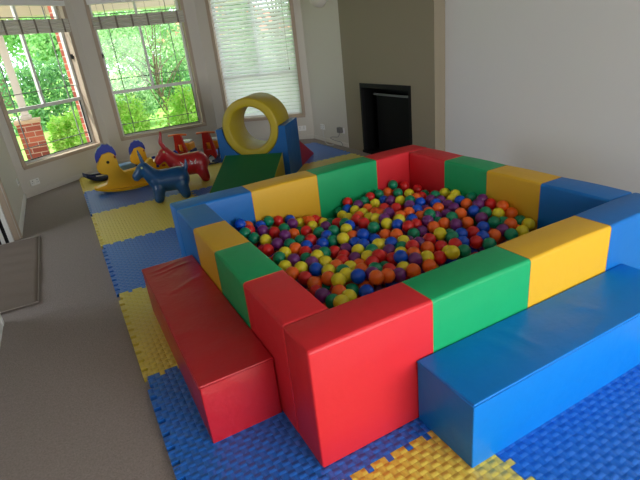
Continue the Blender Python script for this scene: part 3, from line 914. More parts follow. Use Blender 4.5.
g984 1471 166 green ball in far middle of pit, green left, yellow right"""
rnd = random.Random(11)
for ln in BALLS.split('\n'):
    c, x, y, z, lab = ln[0], *ln[1:].split(' ', 3)
    o = bpy.data.objects.new('plastic_ball', BM[c][0]); col.objects.link(o)
    o.location = (int(x)/1000, int(y)/1000, int(z)/1000); o.rotation_euler = (rnd.uniform(0, 6), rnd.uniform(0, 6), rnd.uniform(0, 6))
    tag(o, lab, 'ball', 'plastic balls in the ball pit')
REST = "y665441155 r473848176 r264794108 p580771163 r322332239 r572423037 r732386210 b694519177 r301860167 p634697103 p374679193 p214325232 g401625164 o761497158 b420615223 p700366150 y604440160 g645470174 b721507096 o727483153 p405689157 r224808130 o245699163 r237490225 o526400162 o835532165 r240776151 o400397147 o788444177 p573387099 o592725097 r295668158 o828381177 g260866037 g797488169 y370367168 o806808109 r809413161 g620616206 g297502155 b522464104 p876495104 b749484093 b561788105 o595428230 b255810172 p711747190 o427866106 b557452104 r486459106 b757400087 o292800158 p694555156 g290747157 p711667168 b514429121 b646385094 o315392163 b589723176 o735613149 g598689110 g876532103 r833441185 g274504037 r442692158 r268441160 b601763095 r357424103 g790727198 o726572171 p795392102 r489554194 p876458110 p787757157 o742813159 o720551105 b693441105 r434431100 o664463094 o691811163 p856482242 g500721100 o496672107 b685428220 b731385131 b784779098 r404772140 b411549162 b326450081 y627733108 o608433037 g266690105 r495373158 y470700112 g511639127 p336648153 y596800107 p316855099 o407174106 o445211104 y865350099 y368520100 o199372104 o698733121 o469226161 b267756102 p790664149 p623662099 o556602146 r726683101 o372774102 g151255107 p389806104 o444173103 p667715100 y130866106 p314209103 g315274100 g605510102 b436137094 g442829101 r581422114 g137548137 o286414124 p844646154 o832333099 o789312083 o562316145 o794355097 b404524108 r114227102 r247500091 b277209115 r834260099 p876781110 r321415105 b809776037 p388590156 p722866114 g359645096 o317809102 o714114105 o168352096 g551633104 y686316104 g174793138 p465606103 r228259099 r506506106 o868206101 o586348101 o205779108 r171468037 r399713101 r345456144 o259240113 p244613161 p662789152 b551114118 r876728119 b803205100 p641277126 r640612144 p876845105 b131378091 o832370102 r161197157 g769147103 r704617103 o147701103 b649206099 b751114105 p649310097 y660866107 r589239139 p395291100 b532667151 p476641107 y834623099 b289292148 y196114160 o661524148 o193586102 b335777100 o634768128 r634487103 b163566101 p812550037 r175652144 b638837096 r146755037 r307558114 b352275101 g480828100 y420657136 o531169156 r160603105 g145323104 y388255097 y186264099 o313522101 r303692102 r522316145 r592837099 p147664102 b251462104 p436477165 p399361103 b872169102 p699478106 p752760121 o187821097 g763637153 p608317100 p566751103 r407114103 g372185099 p155738100 p763223098 o364249153 r554233154 r592114110 p844587102 g606596149 g658243100 g866280101 p844440104 b710179101 y845550103 r675140167 o460405099 y258163161 r437582105 g728454104 r177714138 o114755102 r814757104 o207689151 p114644104 o186525159 b343608160 p801278101 r652588093 r371834150 g435349106 g192416102 r236326100 b463114111 o477162146 r549516161 r518269152 o530741109 o409748085 r810720104 o139502095 p199331093 p793842102 y148156103 y176324037 r384326100 o779180126 o513114102 r317485102 r702403159 o271353097 b301633140 r156426101 p220441102 y274125164 r666554106 r561555109 r676649159 p770813099 b618416102 p365574107 g264644159 p498542099 o747294101 p850140085 o289831118 o691528105 y467281104 o615866097 r497758105 r276523101 p876692099 p312145104 o278569153 o519221165 b211185102 p184453100 g833297100 r632172106 o759703096 g783472104 g517597146 p689687122 b252829107 o452521109 p813568103 b114347107 p114798111 r250209165 p226569100 p691848103 p161847103 g502613076 y331177103 o332294152 g284233170 p811254155 r150517168 r164819187 y384740145 p749136163 g177594169 o640658164 g515530163 p876628169 b297705170 o327729162 p480304158 g358169159 r173273166 r334833149 o373499166 b831719165 y464581157 o328257161 p795152161 r120809182 r140421171 b632234152 g801554167 g126663164 y277533172 y658840159 r691711179 r377435163 r658694159 o687189158 b433114156 b631804125 r725587100 p876757166 g167757160 p197490163 o435611151 g141228155 b777296146 p876664147 p505455170 b783604172 r122477190 g345206143 o229307163 g313584168 y500859103 p311128169 g114138140 o730292167 b808831167 p540256205 y407140160 r115202157 g580261195 r671260161 r876398205 r554280156 o664578164 r811785168 r521825142 g185391203 p745169200 r118279194 r139682241 p156611244 r130860236 o440228222 g129144214 o141457242 p551125199 p384194185 r638275209 g706226198 b595117184 p469666196 g772570215 o611236214 o554436177 r221194196 r825635225 b116390236 p782119186 r452288198 o272414215 o150312194 p129779239 p792224186 r698623216 r868717195 p151416245 p835569164 r202833169 b419197158 r876189165 g463437145 g616840156 r668221156 b114563186 g537536220 p863824162 r154716197 r615167189 o760205166 r448545165 p317773164 r280605168 g167445164 r476121179 p577493177 g486486156 g144347159 o503166205 b437361177 r279676229 p116636238 b767789197 p137535249 r144576230 o708261166 g369389109 y655735158 o263857168 r125700164 p745239159 y400229153 o876262162 y260269161 p330623097 r656307170 o350758155 r146384162 o556196166 o137839156 r694241111 o833156144 o144632139 o606286141 r424739151 r308460153 o158683164 o426514164 g732149102 o557715107 y654171167 p142287138 o311187163 p423314117 o717785155 r478524159 g713159164 b809631156 o826686132 g131738159 r730647119 g390490102 o833114125 o729257103 y375546151 o773413149 p439410160 y836786114 p583744037 b332693169 o754682157 o711145037 g162866166 b711288103 b405271159 o815458129 g844279162 g168557173 y620138145 p633562135 g501699159 b715839163 r458365037 p730526159 r213159155 o321541173 o770533163 y175160155 r592203162 p365708130 b114508152 p786701146 r351114166 o587153148 o424834037 b804602110 b209266162 r848866127 r414438163 r155129154 r677612152 o486617160 y546473160 o641406156 o213348153 b368300148 p846607165 o114399141 p297241102 y182326157 o856225162 o455191165 b868143154 p350145104 p498796108 p769839158 p805324146 b192866121 o235114165 r140584153 p114773167 o767377143 o715438166 g120448143 r157481162 o726707158 b759330104 r440256161 o462795100 p199216148 g225399099 b502395100 g212477100 b606477146 b629198159 g612636146 o831835110 g507140153 y629507166 p542563170 o594542133 o443151162 r114172112 r492196166 p630450113 r339510149 g723198160 o464861104 p876368161 r383674101 p757461151 o114324166 g876569102 y359354101 r209682037 p603238037 b224606100 p205709088 o449157037 r181562037 o243609037 r536281091 o314745099 b479804037 o695653096 p165528098 o274559082 o845642037 b663328037 o876514037 y812514037 r481395037 r312605037 r876830037 b222340037 g293326037 r778383037 r759309037 b274707037 r603341037 b516414037 r337643037 r749508037 o715792037 o753731037 g876551037 y739793097 o813297037 o425797101 r364545037 y148462100 r815655100 b722304037 y408604097 o670755103 o310114037 r400394069 b449569037 p235363098 g769682037 r296866037 p353813099 o659670102 g114114037 o145536037 g114284037 o781605037 r142776120 r675280099 b333713096 o713447037 g672260037 g760795037 p387834037 b371270037 p146573037 r655114037 b137479037 y876421104 o194147096 g365668037 b705410037 o360236037 o811368037 g638247037 b800127106 p495114037 b664220037 p114321037 p194743105 g845495037 p844387037 r232215102 o732384037 g688584110 o114700037 g373222106 r211292106 b537856101 p347319099 r654185037 o300640037 r274114037 r196174037 r844350037 r114360037 p498835037 o473493088 r618546037 y179738037 g596635037 r582562037 o333801037 r436715100 r231237037 g844533037 g114507037 o114554037 p636531094 p277270093 o600812037 b535835037 p875609105 o876720037 y704674037 o280484100 r492522037 b682866037 r776342037 p155114037 o476264037 r146682037 y147792037 g552393037 b547573037 p437660037 p836223100 o149407037 p845738037 r389696037 p669499096 o280656094 p114246037 b572211102 p486140086 r292740037 g410486037 r114591037 y202768037 o533145101 o571461037 g353486101 p659633093 r330679037 o422183037 r876866037 g389769037 b770243037 y172146037 r623371037 b876296037 b695146104 g366142037 b766262102 r876756037 g653558037 o807163094 r519548037 b673694037 r622778037 p268240037 g352768037 y516866037 g596181100 r198492037 b499220103 o628211037 r203654090 p216144037 o314834037 b686207090 r492203037 b426770037 o681582037 r569114037 p829406100 r114397037 p534531099 r178206037 r845278037 r464634037 r754364078 p734729100 o351175037 g664835037 p780279037 p876368037 b295362037 y179682102 r793655037 o637344080 r584166037 p183799037 o782456037 r210268037 p876114037 o570141087 p606145078 r478594037 r340420037 r461835037 p471464037 r604572093 g811838037 o555802037 y507679037 g311504037 b235175037 r653141108 b480705037 o114173037 r294177098 r430278095 r370801037 o815224037 g367114099 o207623037 r354707037 p395639095 y660364037 g502293103 b586654097 r563256099 p803114037 b513146037 y292114103 p487426073 b239444037 g845712095 r176283037 b382732037 o457533037 g534476037 g674145037 o146646037 o414148037 r687544037 o167221101 y406209088 b779530037 p176246037 r151178037 o557192037 r770835037 r175632070 o708270037 y619617083 o567228037 p488362079 r623510037 p876478037 r844606037 r378579037 r543357037 r738619077 o388114037 r337477037 r239771037 o836186101 o292535037 g387517037 g363335037 b814476037 r466229037 b398236037 p559678105 o652485037 r114736037 o417629037 b466737104 o256371037 r532218037 p600672037 g255536037 o813186037 y289448095 g722418102 r220379037 b133836037 g680731037 o408271037 r289210037 r522748037 b716566037 o430548083 b316657093 b596598037 r237705037 g441764104 r593490037 b612215103 p782549100 o223866037 p442803037 p237150101 o670400037 b330114104 o397427102 g737338037 o175303100 o819866082 p691507037 r542327087 b387144099 p730114037 o414583037 r690787102 g777760037 o423520037 o174182095 o440634094 o813494103 g876315105 o580267037 o114866037 o518351120 p630114092 b255114102 p145265037 r284723102 g186394037 p406866037 o518803037 r876661037 r716739037 g713638037 p277834037 g400842105 o748588037 p851666093 p114210037 o576290099 o328540037 y700334037 o653544210 p479866037 r335263037 g554537037 r201232081 g331587103 r133114100 o511273037 p451291037 y541495100 o297778100 o590866037 b296802037 r257588107 y282866105 o628315037 r840114037 o494257101 o294592103 p114664037 r254738037 o637145037 g618176037 o351834037 r147814098 p844314037 p282397037 g114834100 b237114037 o114718103 p401568102 p645866037 r529242100 g138199093 r406802037 o292146037 b786145037 o464556101 r748208037 r395453037 r175114099 b526567103 g218118100 g876587037 o417720037 p375456103 p557296037 r318392037 g457193037 r506451037 p431457037 b526695101 p315183037 g572835037 o299259037 o696374037 r632644037 o536601083 o683389103 p333866037 y767177037 r736700037 y418683084 r451669103 b767114037 g293676037 g670173100 o750530098 o686471037 r686299037 r876223037 g440255037 r585618111 b781511102 o305569037 p569519099 o876793037 b146719037 o560176104 b310312102 o653756037 r114476094 r350511037 g232480037 g813624037 p595454091 g717763095 p786633094 p876405037 r114627037 r722323103 r593202037 r320229037 y669818104 p766866107 r179598037 o358740092 g449465100 p135144037 g677114105 o859813092 y543687037 p720484037 o564616037 p476191100 r593304037 p123608100 p546417093 p531628037 g446491037 b179429037 p553866037 y743837103 r457316090 o251184102 o487300037 g688767037 p342546107 b273177037 r214586037 o277594037 b852754102 b823708037 r431220037 o796241092 r876150037 g369866037 r382304037 o354856101 b639680037 g427494101 o114681104 b114265101 b532201102 r247291107 b412461102 r654787079 y248572037 y114424087 p855691037 p876187037 r195114037 b760437094 g444696037 p311294037 r616254098 r401336037 o491328103 g656421096 g725220100 g166390100 g274146102 r543256037 o749145037 o187866037 r712205037 b548156037 r704707068 r194621131 o373482037 o178664037 r422242098 o845476103 p598397037 b348609037 r670656037 r796429100 o576484105 y763662098 o571587085 y776736095 p492581102 p484559037 r241305037 b178701037 r718359086 b749551037 b644441037 r522182037 r240640104 p346679105 b336361037 o711817100 p845513104 r462771037 g205513100 y605114037 o740765037 r215734037 g114303103 r370611106 y657521037 o844569037 o565655037 o177489100 b532114037 o812588037 r315348093 r753866037 g145302037 b459245102 b272621100 r681352092 o680802037 r833809037 o634406037 r329146037 o333737037 y700834037 p341574037 b339240099 g484168037 r147225037 p867243101 p443866037 r733241037 g577700037 y163504037 g204835037 g529660078 r247720102 p460122037 p449736037 r798686081 y274316099 r735823037 r220802037 b507170100 r195549103 p522308037 y693114037 b315769037 o527776085 p232677096 b681621037 r190357037 g876114112 p172770079 p230752098 b745189101 g876624037 b114572102 r767600106 b114530093 p218842104"
bm = bmesh.new(); bmesh.ops.create_icosphere(bm, subdivisions=2, radius=.0372); bm.verts.ensure_lookup_table()
BV = np.array([v.co[:] for v in bm.verts]); BF = np.array([[v.index for v in f.verts] for f in bm.faces]); bm.free()
it = REST.split(); n = len(it); nv = len(BV)
VV = np.empty((n, nv, 3)); ks = 'roygbp'; mi = []
for i, w in enumerate(it):
    a = int(w[1:]); VV[i] = BV + np.array([a // 1000000, a // 1000 % 1000, a % 1000])/(500, 500, 1000) ; mi += [ks.index(w[0])]*len(BF)
FF = (BF[None] + (np.arange(n)*nv)[:, None, None]).reshape(-1, 3)
me = bpy.data.meshes.new('plastic_balls_below'); me.from_pydata(VV.reshape(-1, 3).tolist(), [], FF.tolist())
for k in ks: me.materials.append(BM[k][1])
me.polygons.foreach_set('material_index', mi); me.polygons.foreach_set('use_smooth', [True]*len(mi)); me.update()
o = bpy.data.objects.new('plastic_balls_below', me); col.objects.link(o)
tag(o, 'deeper layers of mixed plastic balls filling the pit under the top ones', 'balls', kind='stuff')

# ---------------- tunnel on its cradle with two ramps ----------------
TH = .717; TO = (.961, 3.997)
def tf(u, v, z): return Vector((u*math.cos(TH) + v*math.sin(TH), -u*math.sin(TH) + v*math.cos(TH), z))
CW, CD, CH, ZC, RO, RI = .775, .48, .565, .556, .314, .222
m_ = CW/2
TB = mat('dark_blue_vinyl', rgb(0, 84, 148), .45, bump=(7, .3, .02)); TY = mat('mustard_vinyl', rgb(170, 150, 32), .45, bump=(9, .25, .02)); TG = mat('deep_green_vinyl', rgb(8, 96, 52), .45, bump=(7, .2, .02)); TR = mat('deep_red_vinyl', rgb(165, 18, 34), .45)
t = thing('tunnel_cradle', 'blue foam cradle block holding the yellow tunnel', 'foam block', (*TO, 0))
poly = [(0, 0), (CW, 0), (CW, CH), (m_+RO+.004, CH)]
for k in range(25):
    an = -k/24*PI; poly.append((m_ + (RO+.003)*math.cos(an), ZC + (RO+.003)*math.sin(an)))
poly += [(m_-RO-.004, CH), (0, CH)]
bm = bmesh.new(); prism(bm, poly, 0, CD, lambda u, z, v: tf(u, v, z))
es = [e for e in bm.edges if len(e.link_faces) == 2 and e.calc_face_angle(0) > .8]
bmesh.ops.bevel(bm, geom=es, offset=.008, segments=2, affect='EDGES')
bobj('block', bm, TB, t, angle=40)
t = thing('foam_tunnel', 'yellow foam ring tunnel lying in the blue cradle', 'tunnel', (*TO, 0))
bm = bmesh.new(); N = 72
pr = [(RI, .02), (RI+.006, .006), (RI+.02, 0), (RO-.02, 0), (RO-.006, .006), (RO, .02), (RO, .43), (RO-.006, .444), (RO-.02, .45), (RI+.02, .45), (RI+.006, .444), (RI, .43)]
rings = []
for k in range(N):
    an = 2*PI*k/N
    rings.append([bm.verts.new(tf(m_ + (r+(.0015 if k % 2 and r > RI+.01 and r < RO-.01 else 0))*math.cos(an), v + (.0025 if k % 2 and v < .01 else 0), ZC + r*math.sin(an))) for r, v in pr])
for k in range(N):
    a, b = rings[k], rings[(k+1) % N]
    for i in range(len(pr)): bm.faces.new((a[i], a[(i+1) % len(pr)], b[(i+1) % len(pr)], b[i]))
bobj('ring', bm, TY, t, angle=50)
def ramp(label, v0, v1, h, mt, ms, w0, w1):
    t = thing('foam_ramp', label, 'ramp', (*TO, 0))
    bm = bmesh.new(); pv = [(v0, 0), (v1, 0), (v1 + (v0-v1)*.02, .012), (v0, h)]
    prism(bm, pv, w0, w1, lambda v, z, u: tf(u, v, z))
    bm.faces.ensure_lookup_table()
    for f in bm.faces: f.material_index = 1 if len(f.verts) == 4 and abs(f.normal.dot(tf(1, 0, 0))) > .9 else 0
    bm.normal_update()
    for f in bm.faces: f.material_index = 1 if abs(f.normal.dot(tf(1, 0, 0))) > .9 else 0
    bobj('wedge', bm, [mt, ms], t)
    bm = bmesh.new()
    for w in (w0, w1): tube(bm, [tf(w, v0, h), tf(w, v1 + (v0-v1)*.02, .012)], .003, 5)
    bobj('seam', bm, ms, t)
ramp('green foam ramp with yellow sides leading up to the yellow tunnel', -.004, -.60, .284, TG, TY, m_-.325, m_+.325)
ramp('red foam ramp behind the blue cradle, facing the sockets', CD+.004, CD+.60, .3, TR, TR, m_-.2, m_+.385)

# ---------------- toys ----------------
def seg_blob(bm, a, ra, b, rb, n=6, su=16, sv=10, sc_=(1, 1, 1)):
    a = Vector(a); b = Vector(b)
    k = max(2, int((b-a).length/(.35*min(ra, rb)))+1)
    for i in range(k):
        f = i/(k-1); M = Matrix.Translation(a.lerp(b, f)) @ Matrix.Diagonal((*sc_, 1))
        bmesh.ops.create_uvsphere(bm, u_segments=su, v_segments=sv, radius=ra+(rb-ra)*f, matrix=M)
def blob(name, segs, m, parent, voxel=.010, smooth=6):
    bm = bmesh.new()
    for s in segs: seg_blob(bm, *s)
    o = bobj(name, bm, m, parent)
    baked(o, [('REMESH', dict(mode='VOXEL', voxel_size=voxel)), ('SMOOTH', dict(iterations=smooth, factor=.5))])
    return o
def plain(name, segs, m, parent, smooth=True):
    bm = bmesh.new()
    for s in segs: seg_blob(bm, *s)
    return bobj(name, bm, m, parent, smooth=smooth)

def hopper(name, label, m, loc, rz, s, ears, tailup, eye_m):
    """inflatable hopper animal looking towards -x, feet on z=0"""
    t = thing(name, label, 'hopper toy', loc, rz); t.scale = (s*.86, s, s)
    segs = [((-.12, 0, .200), .106, (.12, 0, .197), .113), ((-.13, 0, .215), .102, (-.17, 0, .255), .084),
            ((-.17, 0, .255), .082, (-.245, 0, .350), .060), ((-.245, 0, .355), .060, (-.28, 0, .34), .056), ((-.28, 0, .335), .054, (-.345, 0, .285), .044)]
    for sy in (-1, 1):
        segs += [((-.13, .055*sy, .14), .068, (-.145, .078*sy, .055), .053), ((-.145, .078*sy, .052), .051, (-.158, .08*sy, .048), .049),
                 ((.13, .055*sy, .14), .072, (.155, .078*sy, .055), .055), ((.155, .078*sy, .052), .053, (.162, .08*sy, .048), .049)]
    segs += [((.19, 0, .25), .032, (.226, 0, .31), .022), ((.226, 0, .31), .022, (.232, 0, .365), .015)] if tailup else [((.21, 0, .22), .03, (.24, 0, .18), .02)]
    segs = [(a, ra*1.07, b, rb*1.07) for a, ra, b, rb in segs]
    blob('body', segs, m, t)
    for sy in (-1, 1):
        e = [(Vector(p)+Vector((0, sy*.026, 0)), r1, Vector(q)+Vector((0, sy*.026*k, 0)), r2) for p, r1, q, r2, k in ears]
        blob('ear', e, m, t, .006, 3)
        bm = bmesh.new(); bmesh.ops.create_uvsphere(bm, u_segments=14, v_segments=10, radius=.012, matrix=Matrix.Translation((-.262, sy*.058, .374)))
        bobj('eye', bm, eye_m, t, smooth=True)
    return t
EYEW = mat('pale_eye', rgb(200, 210, 150), .3); EYEK = mat('black_eye', rgb(12, 12, 14), .3)
hb = hopper('hopper_donkey', 'dark blue inflatable hopper donkey standing in front of the yellow rocking horse', mat('dark_blue_rubber', rgb(0, 66, 116), .28, spec=.6), (.335, 3.80, 0), math.radians(-10), 1.0,
       [((-.240, 0, .395), .021, (-.252, 0, .46), .017, 1.1), ((-.252, 0, .46), .017, (-.268, 0, .535), .006, 1.25)], True, EYEW)
hr = hopper('hopper_cow', 'red inflatable hopper animal with long ears and pale butterfly marks', mat('red_rubber', rgb(165, 20, 28), .3, spec=.6), (.665, 4.27, 0), math.radians(-8), 1.06,
       [((-.240, 0, .395), .024, (-.278, 0, .47), .023, 1.2), ((-.278, 0, .47), .023, (-.250, 0, .56), .013, 1.1)], False, EYEW)
for o in [hr]:
    bm = bmesh.new()
    for cx in (.045, -.07):
        for sx in (-1, 1):
            for dz, q in ((.018, 1), (-.012, .7)):
                pts = [(cx+sx*.003, .228+dz*.2), (cx+sx*.040*q, .228+dz+.018*q), (cx+sx*.034*q, .228+dz-.008*q)]
                for side in (-1,):
                    vs = []
                    for (x, z) in pts:
                        yy = math.sqrt(max(0, .119**2-(z-.198)**2))
                        vs.append(bm.verts.new((x, side*(yy+.007), z)))
                    for v_ in vs[:]: pass
                    bm.faces.new(vs)
    k = bobj('butterfly_mark', bm, mat('pale_print', rgb(200, 195, 200), .5), o); k['label'] = 'pale butterfly shaped print'

def rocking_horse(label, loc, rz, s, group='yellow rocking horses with blue manes'):
    t = thing('rocking_horse', label, 'rocking horse', loc, rz, group); t.scale = (s, s, s)
    k = .00178
    P = [(22, 350), (60, 340), (116, 330), (138, 292), (134, 264), (98, 254), (80, 238), (78, 208), (100, 168), (130, 128), (180, 120), (206, 142), (212, 185), (216, 236), (238, 272),
         (300, 268), (345, 262), (385, 240), (415, 215), (440, 215), (442, 250), (430, 300), (440, 325), (480, 330), (486, 342), (440, 358), (380, 374), (300, 386), (220, 388), (150, 376), (90, 362)]
    pts = [((x-260)*k, (388-y)*k) for x, y in P]
    YP = mat('yellow_plastic', rgb(252, 196, 22), .35, spec=.5)
    bm = bmesh.new(); prism(bm, [p for p in pts], -.065, .065, lambda u, z, v: Vector((u, v, z)))
    bmesh.ops.triangulate(bm, faces=[f for f in bm.faces if len(f.verts) > 4])
    o = bobj('body', bm, YP, t); baked(o, [('REMESH', dict(mode='VOXEL', voxel_size=.009)), ('SMOOTH', dict(iterations=5, factor=.5))])
    # broad rocker base
    bm = bmesh.new(); n = 24; top = []
    for i in range(n+1):
        x = -.41+.82*i/n; zz = .0 + .062*(abs(x)/.41)**2.2
        w_ = .13*(1-.55*(abs(x)/.41)**3)
        top.append([bm.verts.new((x, -w_, zz)), bm.verts.new((x, w_, zz)), bm.verts.new((x, w_, zz+.028)), bm.verts.new((x, -w_, zz+.028))])
    for a, b in zip(top, top[1:]):
        for i in range(4): bm.faces.new((a[i], a[(i+1) % 4], b[(i+1) % 4], b[i]))
    bm.faces.new(top[0]); bm.faces.new(top[-1])
    es = [e for e in bm.edges if e.calc_face_angle(0) > .8]
    bmesh.ops.bevel(bm, geom=es, offset=.008, segments=2, affect='EDGES')
    bobj('rocker_base', bm, YP, t, angle=50)
    MB = mat('blue_mane_plastic', rgb(24, 50, 170), .4)
    # scalloped mane from forehead over the poll to the neck
    arc = [((x-260)*k, (388-y)*k) for x, y in [(84, 182), (84, 146), (102, 108), (134, 78), (170, 72), (200, 90), (216, 118), (220, 146)]]
    inn = [((x-260)*k, (388-y)*k) for x, y in [(98, 168), (112, 150), (142, 134), (165, 122), (184, 124), (196, 136), (204, 146), (208, 158)]]
    out = []
    for i, p in enumerate(arc[:-1]):
        q = arc[i+1]
        out += [p, ((p[0]*.6+q[0]*.4)*1.0, (p[1]*.6+q[1]*.4)+.018), (p[0]*.2+q[0]*.8, p[1]*.2+q[1]*.8+.004)]
    out.append(arc[-1])
    bm = bmesh.new(); prism(bm, out + inn[::-1], -.045, .045, lambda u, z, v: Vector((u, v, z)))
    bmesh.ops.triangulate(bm, faces=[f for f in bm.faces if len(f.verts) > 4])
    o = bobj('mane', bm, MB, t); baked(o, [('REMESH', dict(mode='VOXEL', voxel_size=.005)), ('SMOOTH', dict(iterations=2, factor=.5))]); o['label'] = 'blue scalloped mane'
    for sy in (-1, 1):
        bm = bmesh.new(); bmesh.ops.create_uvsphere(bm, u_segments=14, v_segments=8, radius=.019, matrix=Matrix.Translation(((155-260)*k, sy*.062, (388-184)*k)) @ Matrix.Diagonal((1, .5, 1, 1)))
        bobj('eye', bm, EYEK, t, smooth=True)
    bm = bmesh.new(); tube(bm, [((205-260)*k, -.13, (388-155)*k), ((205-260)*k, .13, (388-155)*k)], .011, 12); bobj('handle', bm, mat('orange_handle', rgb(190, 90, 20), .4), t, smooth=True)
    bm = bmesh.new(); tube(bm, curve_pts([((430-260)*k, 0, (388-230)*k), ((455-260)*k, 0, (388-215)*k), ((470-260)*k, 0, (388-250)*k), ((462-260)*k, 0, (388-290)*k)], 5), [.016]*8+[.02]*4+[.018]*3+[.006], 10); bobj('tail', bm, MB, t, smooth=True)
    bm = bmesh.new(); box(bm, ((318-260)*k, -.0672, (388-318)*k), ((350-260)*k, -.062, (388-300)*k), .003, 2); o = bobj('badge', bm, mat('orange_print', rgb(190, 70, 25), .5), t); o['label'] = 'small orange red badge'
    return t
rocking_horse('yellow rocking horse with scalloped blue mane, front left by the carpet', (.045, 4.66, 0), math.radians(-3), .93)
rocking_horse('smaller yellow rocking horse with blue mane, behind the blue hopper donkey', (.40, 5.0, 0), math.radians(-8), .80)

# low blue and white sledge lying against the window wall
def sledge():
    t = thing('toy_sledge', 'low dark blue and pale blue sledge lying behind the yellow rocking horse', 'sledge', (.0, 5.45, 0), math.radians(14))
    bm = bmesh.new(); n = 20; rows = []
    for i in range(n+1):
        x = -.40+.8*i/n; up = .07*max(0, (abs(x)-.22)/.18)**2
        w_ = .15*(1-.5*(abs(x)/.4)**4)
        rows.append([bm.verts.new((x, y, z+up)) for y, z in ((-w_, .045), (-w_*.9, .0), (w_*.9, .0), (w_, .045), (w_*.85, .055), (w_*.7, .02), (-w_*.7, .02), (-w_*.85, .055))])
    for a, b in zip(rows, rows[1:]):
        for i in range(8): bm.faces.new((a[i], a[(i+1) % 8], b[(i+1) % 8], b[i]))
    bm.faces.new(rows[0]); bm.faces.new(rows[-1])
    bobj('shell', bm, mat('navy_plastic', rgb(22, 40, 84), .35), t, angle=50)
    bm = bmesh.new(); box(bm, (-.12, -.09, .022), (.22, .09, .12), .02, 3); o = bobj('seat_block', bm, mat('pale_blue_plastic', rgb(120, 160, 200), .4), t, angle=50); o['label'] = 'pale blue seat block'
    bm = bmesh.new()
    for y in (-.1, .1): tube(bm, [(-.3, y, .075), (-.1, y*1.15, .06), (.1, y*1.15, .06)], .008, 8)
    o = bobj('runner_trim', bm, WHITE, t, smooth=True); o['label'] = 'white trim'
sledge()

# riding rockers with red steering posts
def rider(label, loc, rz):
    t = thing('riding_rocker', label, 'rocker toy', loc, rz, 'riding rockers with red posts')
    RP = mat('red_plastic', rgb(175, 20, 24), .35); YP = mat('amber_plastic', rgb(225, 150, 20), .35); NV = mat('navy_toy_plastic', rgb(20, 24, 90), .35); WP = mat('white_toy_plastic', rgb(215, 218, 222), .4); OR = mat('orange_plastic', rgb(215, 110, 40), .4)
    # red post: flared plate with a window cut out
    bm = bmesh.new()
    fr = lambda u, z, v: Vector((v + (.30-z)*.12, u, z))
    outer = [(-.085, .0), (-.05, .0), (-.045, .07), (0, .11), (.045, .07), (.05, .0), (.085, .0), (.078, .2), (.06, .30), (.048, .40), (-.048, .40), (-.06, .30), (-.078, .2)]
    L = [p for p in outer]
    hole = [(-.034, .17), (.034, .17), (.032, .27), (-.032, .27)]
    # two halves around the hole
    lft = [(-.085, 0), (-.05, 0), (-.045, .07), (0, .11), (0, .17), (-.034, .17), (-.032, .27), (0, .27), (0, .40), (-.048, .40), (-.06, .30), (-.078, .2)]
    for sg in (1, -1):
        P = [(x*sg, z) for x, z in lft]
        if sg < 0: P = P[::-1]
        prism(bm, P, -.018, .018, fr)
    bmesh.ops.remove_doubles(bm, verts=bm.verts, dist=1e-4)
    bobj('steering_post', bm, RP, t)
    bm = bmesh.new(); tube(bm, [(-.012, -.125, .392), (-.012, 0, .402), (-.012, .125, .392)], .013, 10); bobj('handlebar', bm, OR, t, smooth=True)
    bm = bmesh.new(); box(bm, (.10, -.085, .15), (.27, .085, .26), .03, 4); bobj('seat', bm, YP, t, angle=50)
    bm = bmesh.new(); box(bm, (.13, -.07, .257), (.25, .07, .285), .012, 3); o = bobj('seat_pad', bm, WP, t, angle=50); o['label'] = 'white seat pad'
    bm = bmesh.new()
    for y in (-.10, .08):
        prism(bm, [(-.16, .05), (-.05, .01), (.1, 0), (.25, .01), (.36, .05), (.34, .07), (.27, .1), (.24, .17), (.10, .17), (.06, .09), (-.05, .06), (-.14, .07)], y, y+.02, lambda u, z, v: Vector((u, v, z)))
    bobj('rocker_side', bm, NV, t)
    bm = bmesh.new()
    pts = [(.16+.075*math.cos(a), -.104, .04+.085*math.sin(a)) for a in [PI*i/12 for i in range(13)]]
    tube(bm, pts, .012, 8); tube(bm, [(p[0], .104, p[2]) for p in pts], .012, 8)
    o = bobj('side_arch', bm, WP, t, smooth=True); o['label'] = 'white arch trim'
    bm = bmesh.new(); box(bm, (-.1, -.08, .02), (.3, .08, .05), .01, 2); o = bobj('foot_board', bm, WP, t, angle=50); o['label'] = 'white foot board'
rider('red post riding rocker with orange handlebar, left one behind the red hopper', (.80, 5.22, 0), math.radians(50))
rider('red post riding rocker with orange handlebar, right one beside the blue cradle', (1.11, 5.0, 0), math.radians(50))

# ---------------- outdoors ----------------
GZ = -.35
def ground(name, pts, m, z): 
    bm = bmesh.new(); prism(bm, pts, z-.1, z); return tag(bobj(name, bm, m), kind='structure')
LAWN = mat('lawn_grass', rgb(140, 190, 80), .9, noise=(3, .3), bump=(60, .5, .03))
ground('ground_lawn', [(-30, 8.8), (30, 8.8), (30, 60), (-30, 60)], LAWN, GZ)
ground('ground_garden_bed', [(-30, -12), (-1.32, -12), (-1.32, 5.4), (-.1, 6.46), (1.75, 6.46), (3.1, 5.4), (30, 5.4), (30, 8.8), (-30, 8.8)], mat('paving', rgb(200, 188, 165), .9, noise=(5, .15)), GZ-.01)
ground('ground_drive', [(-12, 19), (20, 16.5), (20, 19), (-12, 22)], mat('drive_concrete', rgb(226, 214, 190), .9), GZ+.02)

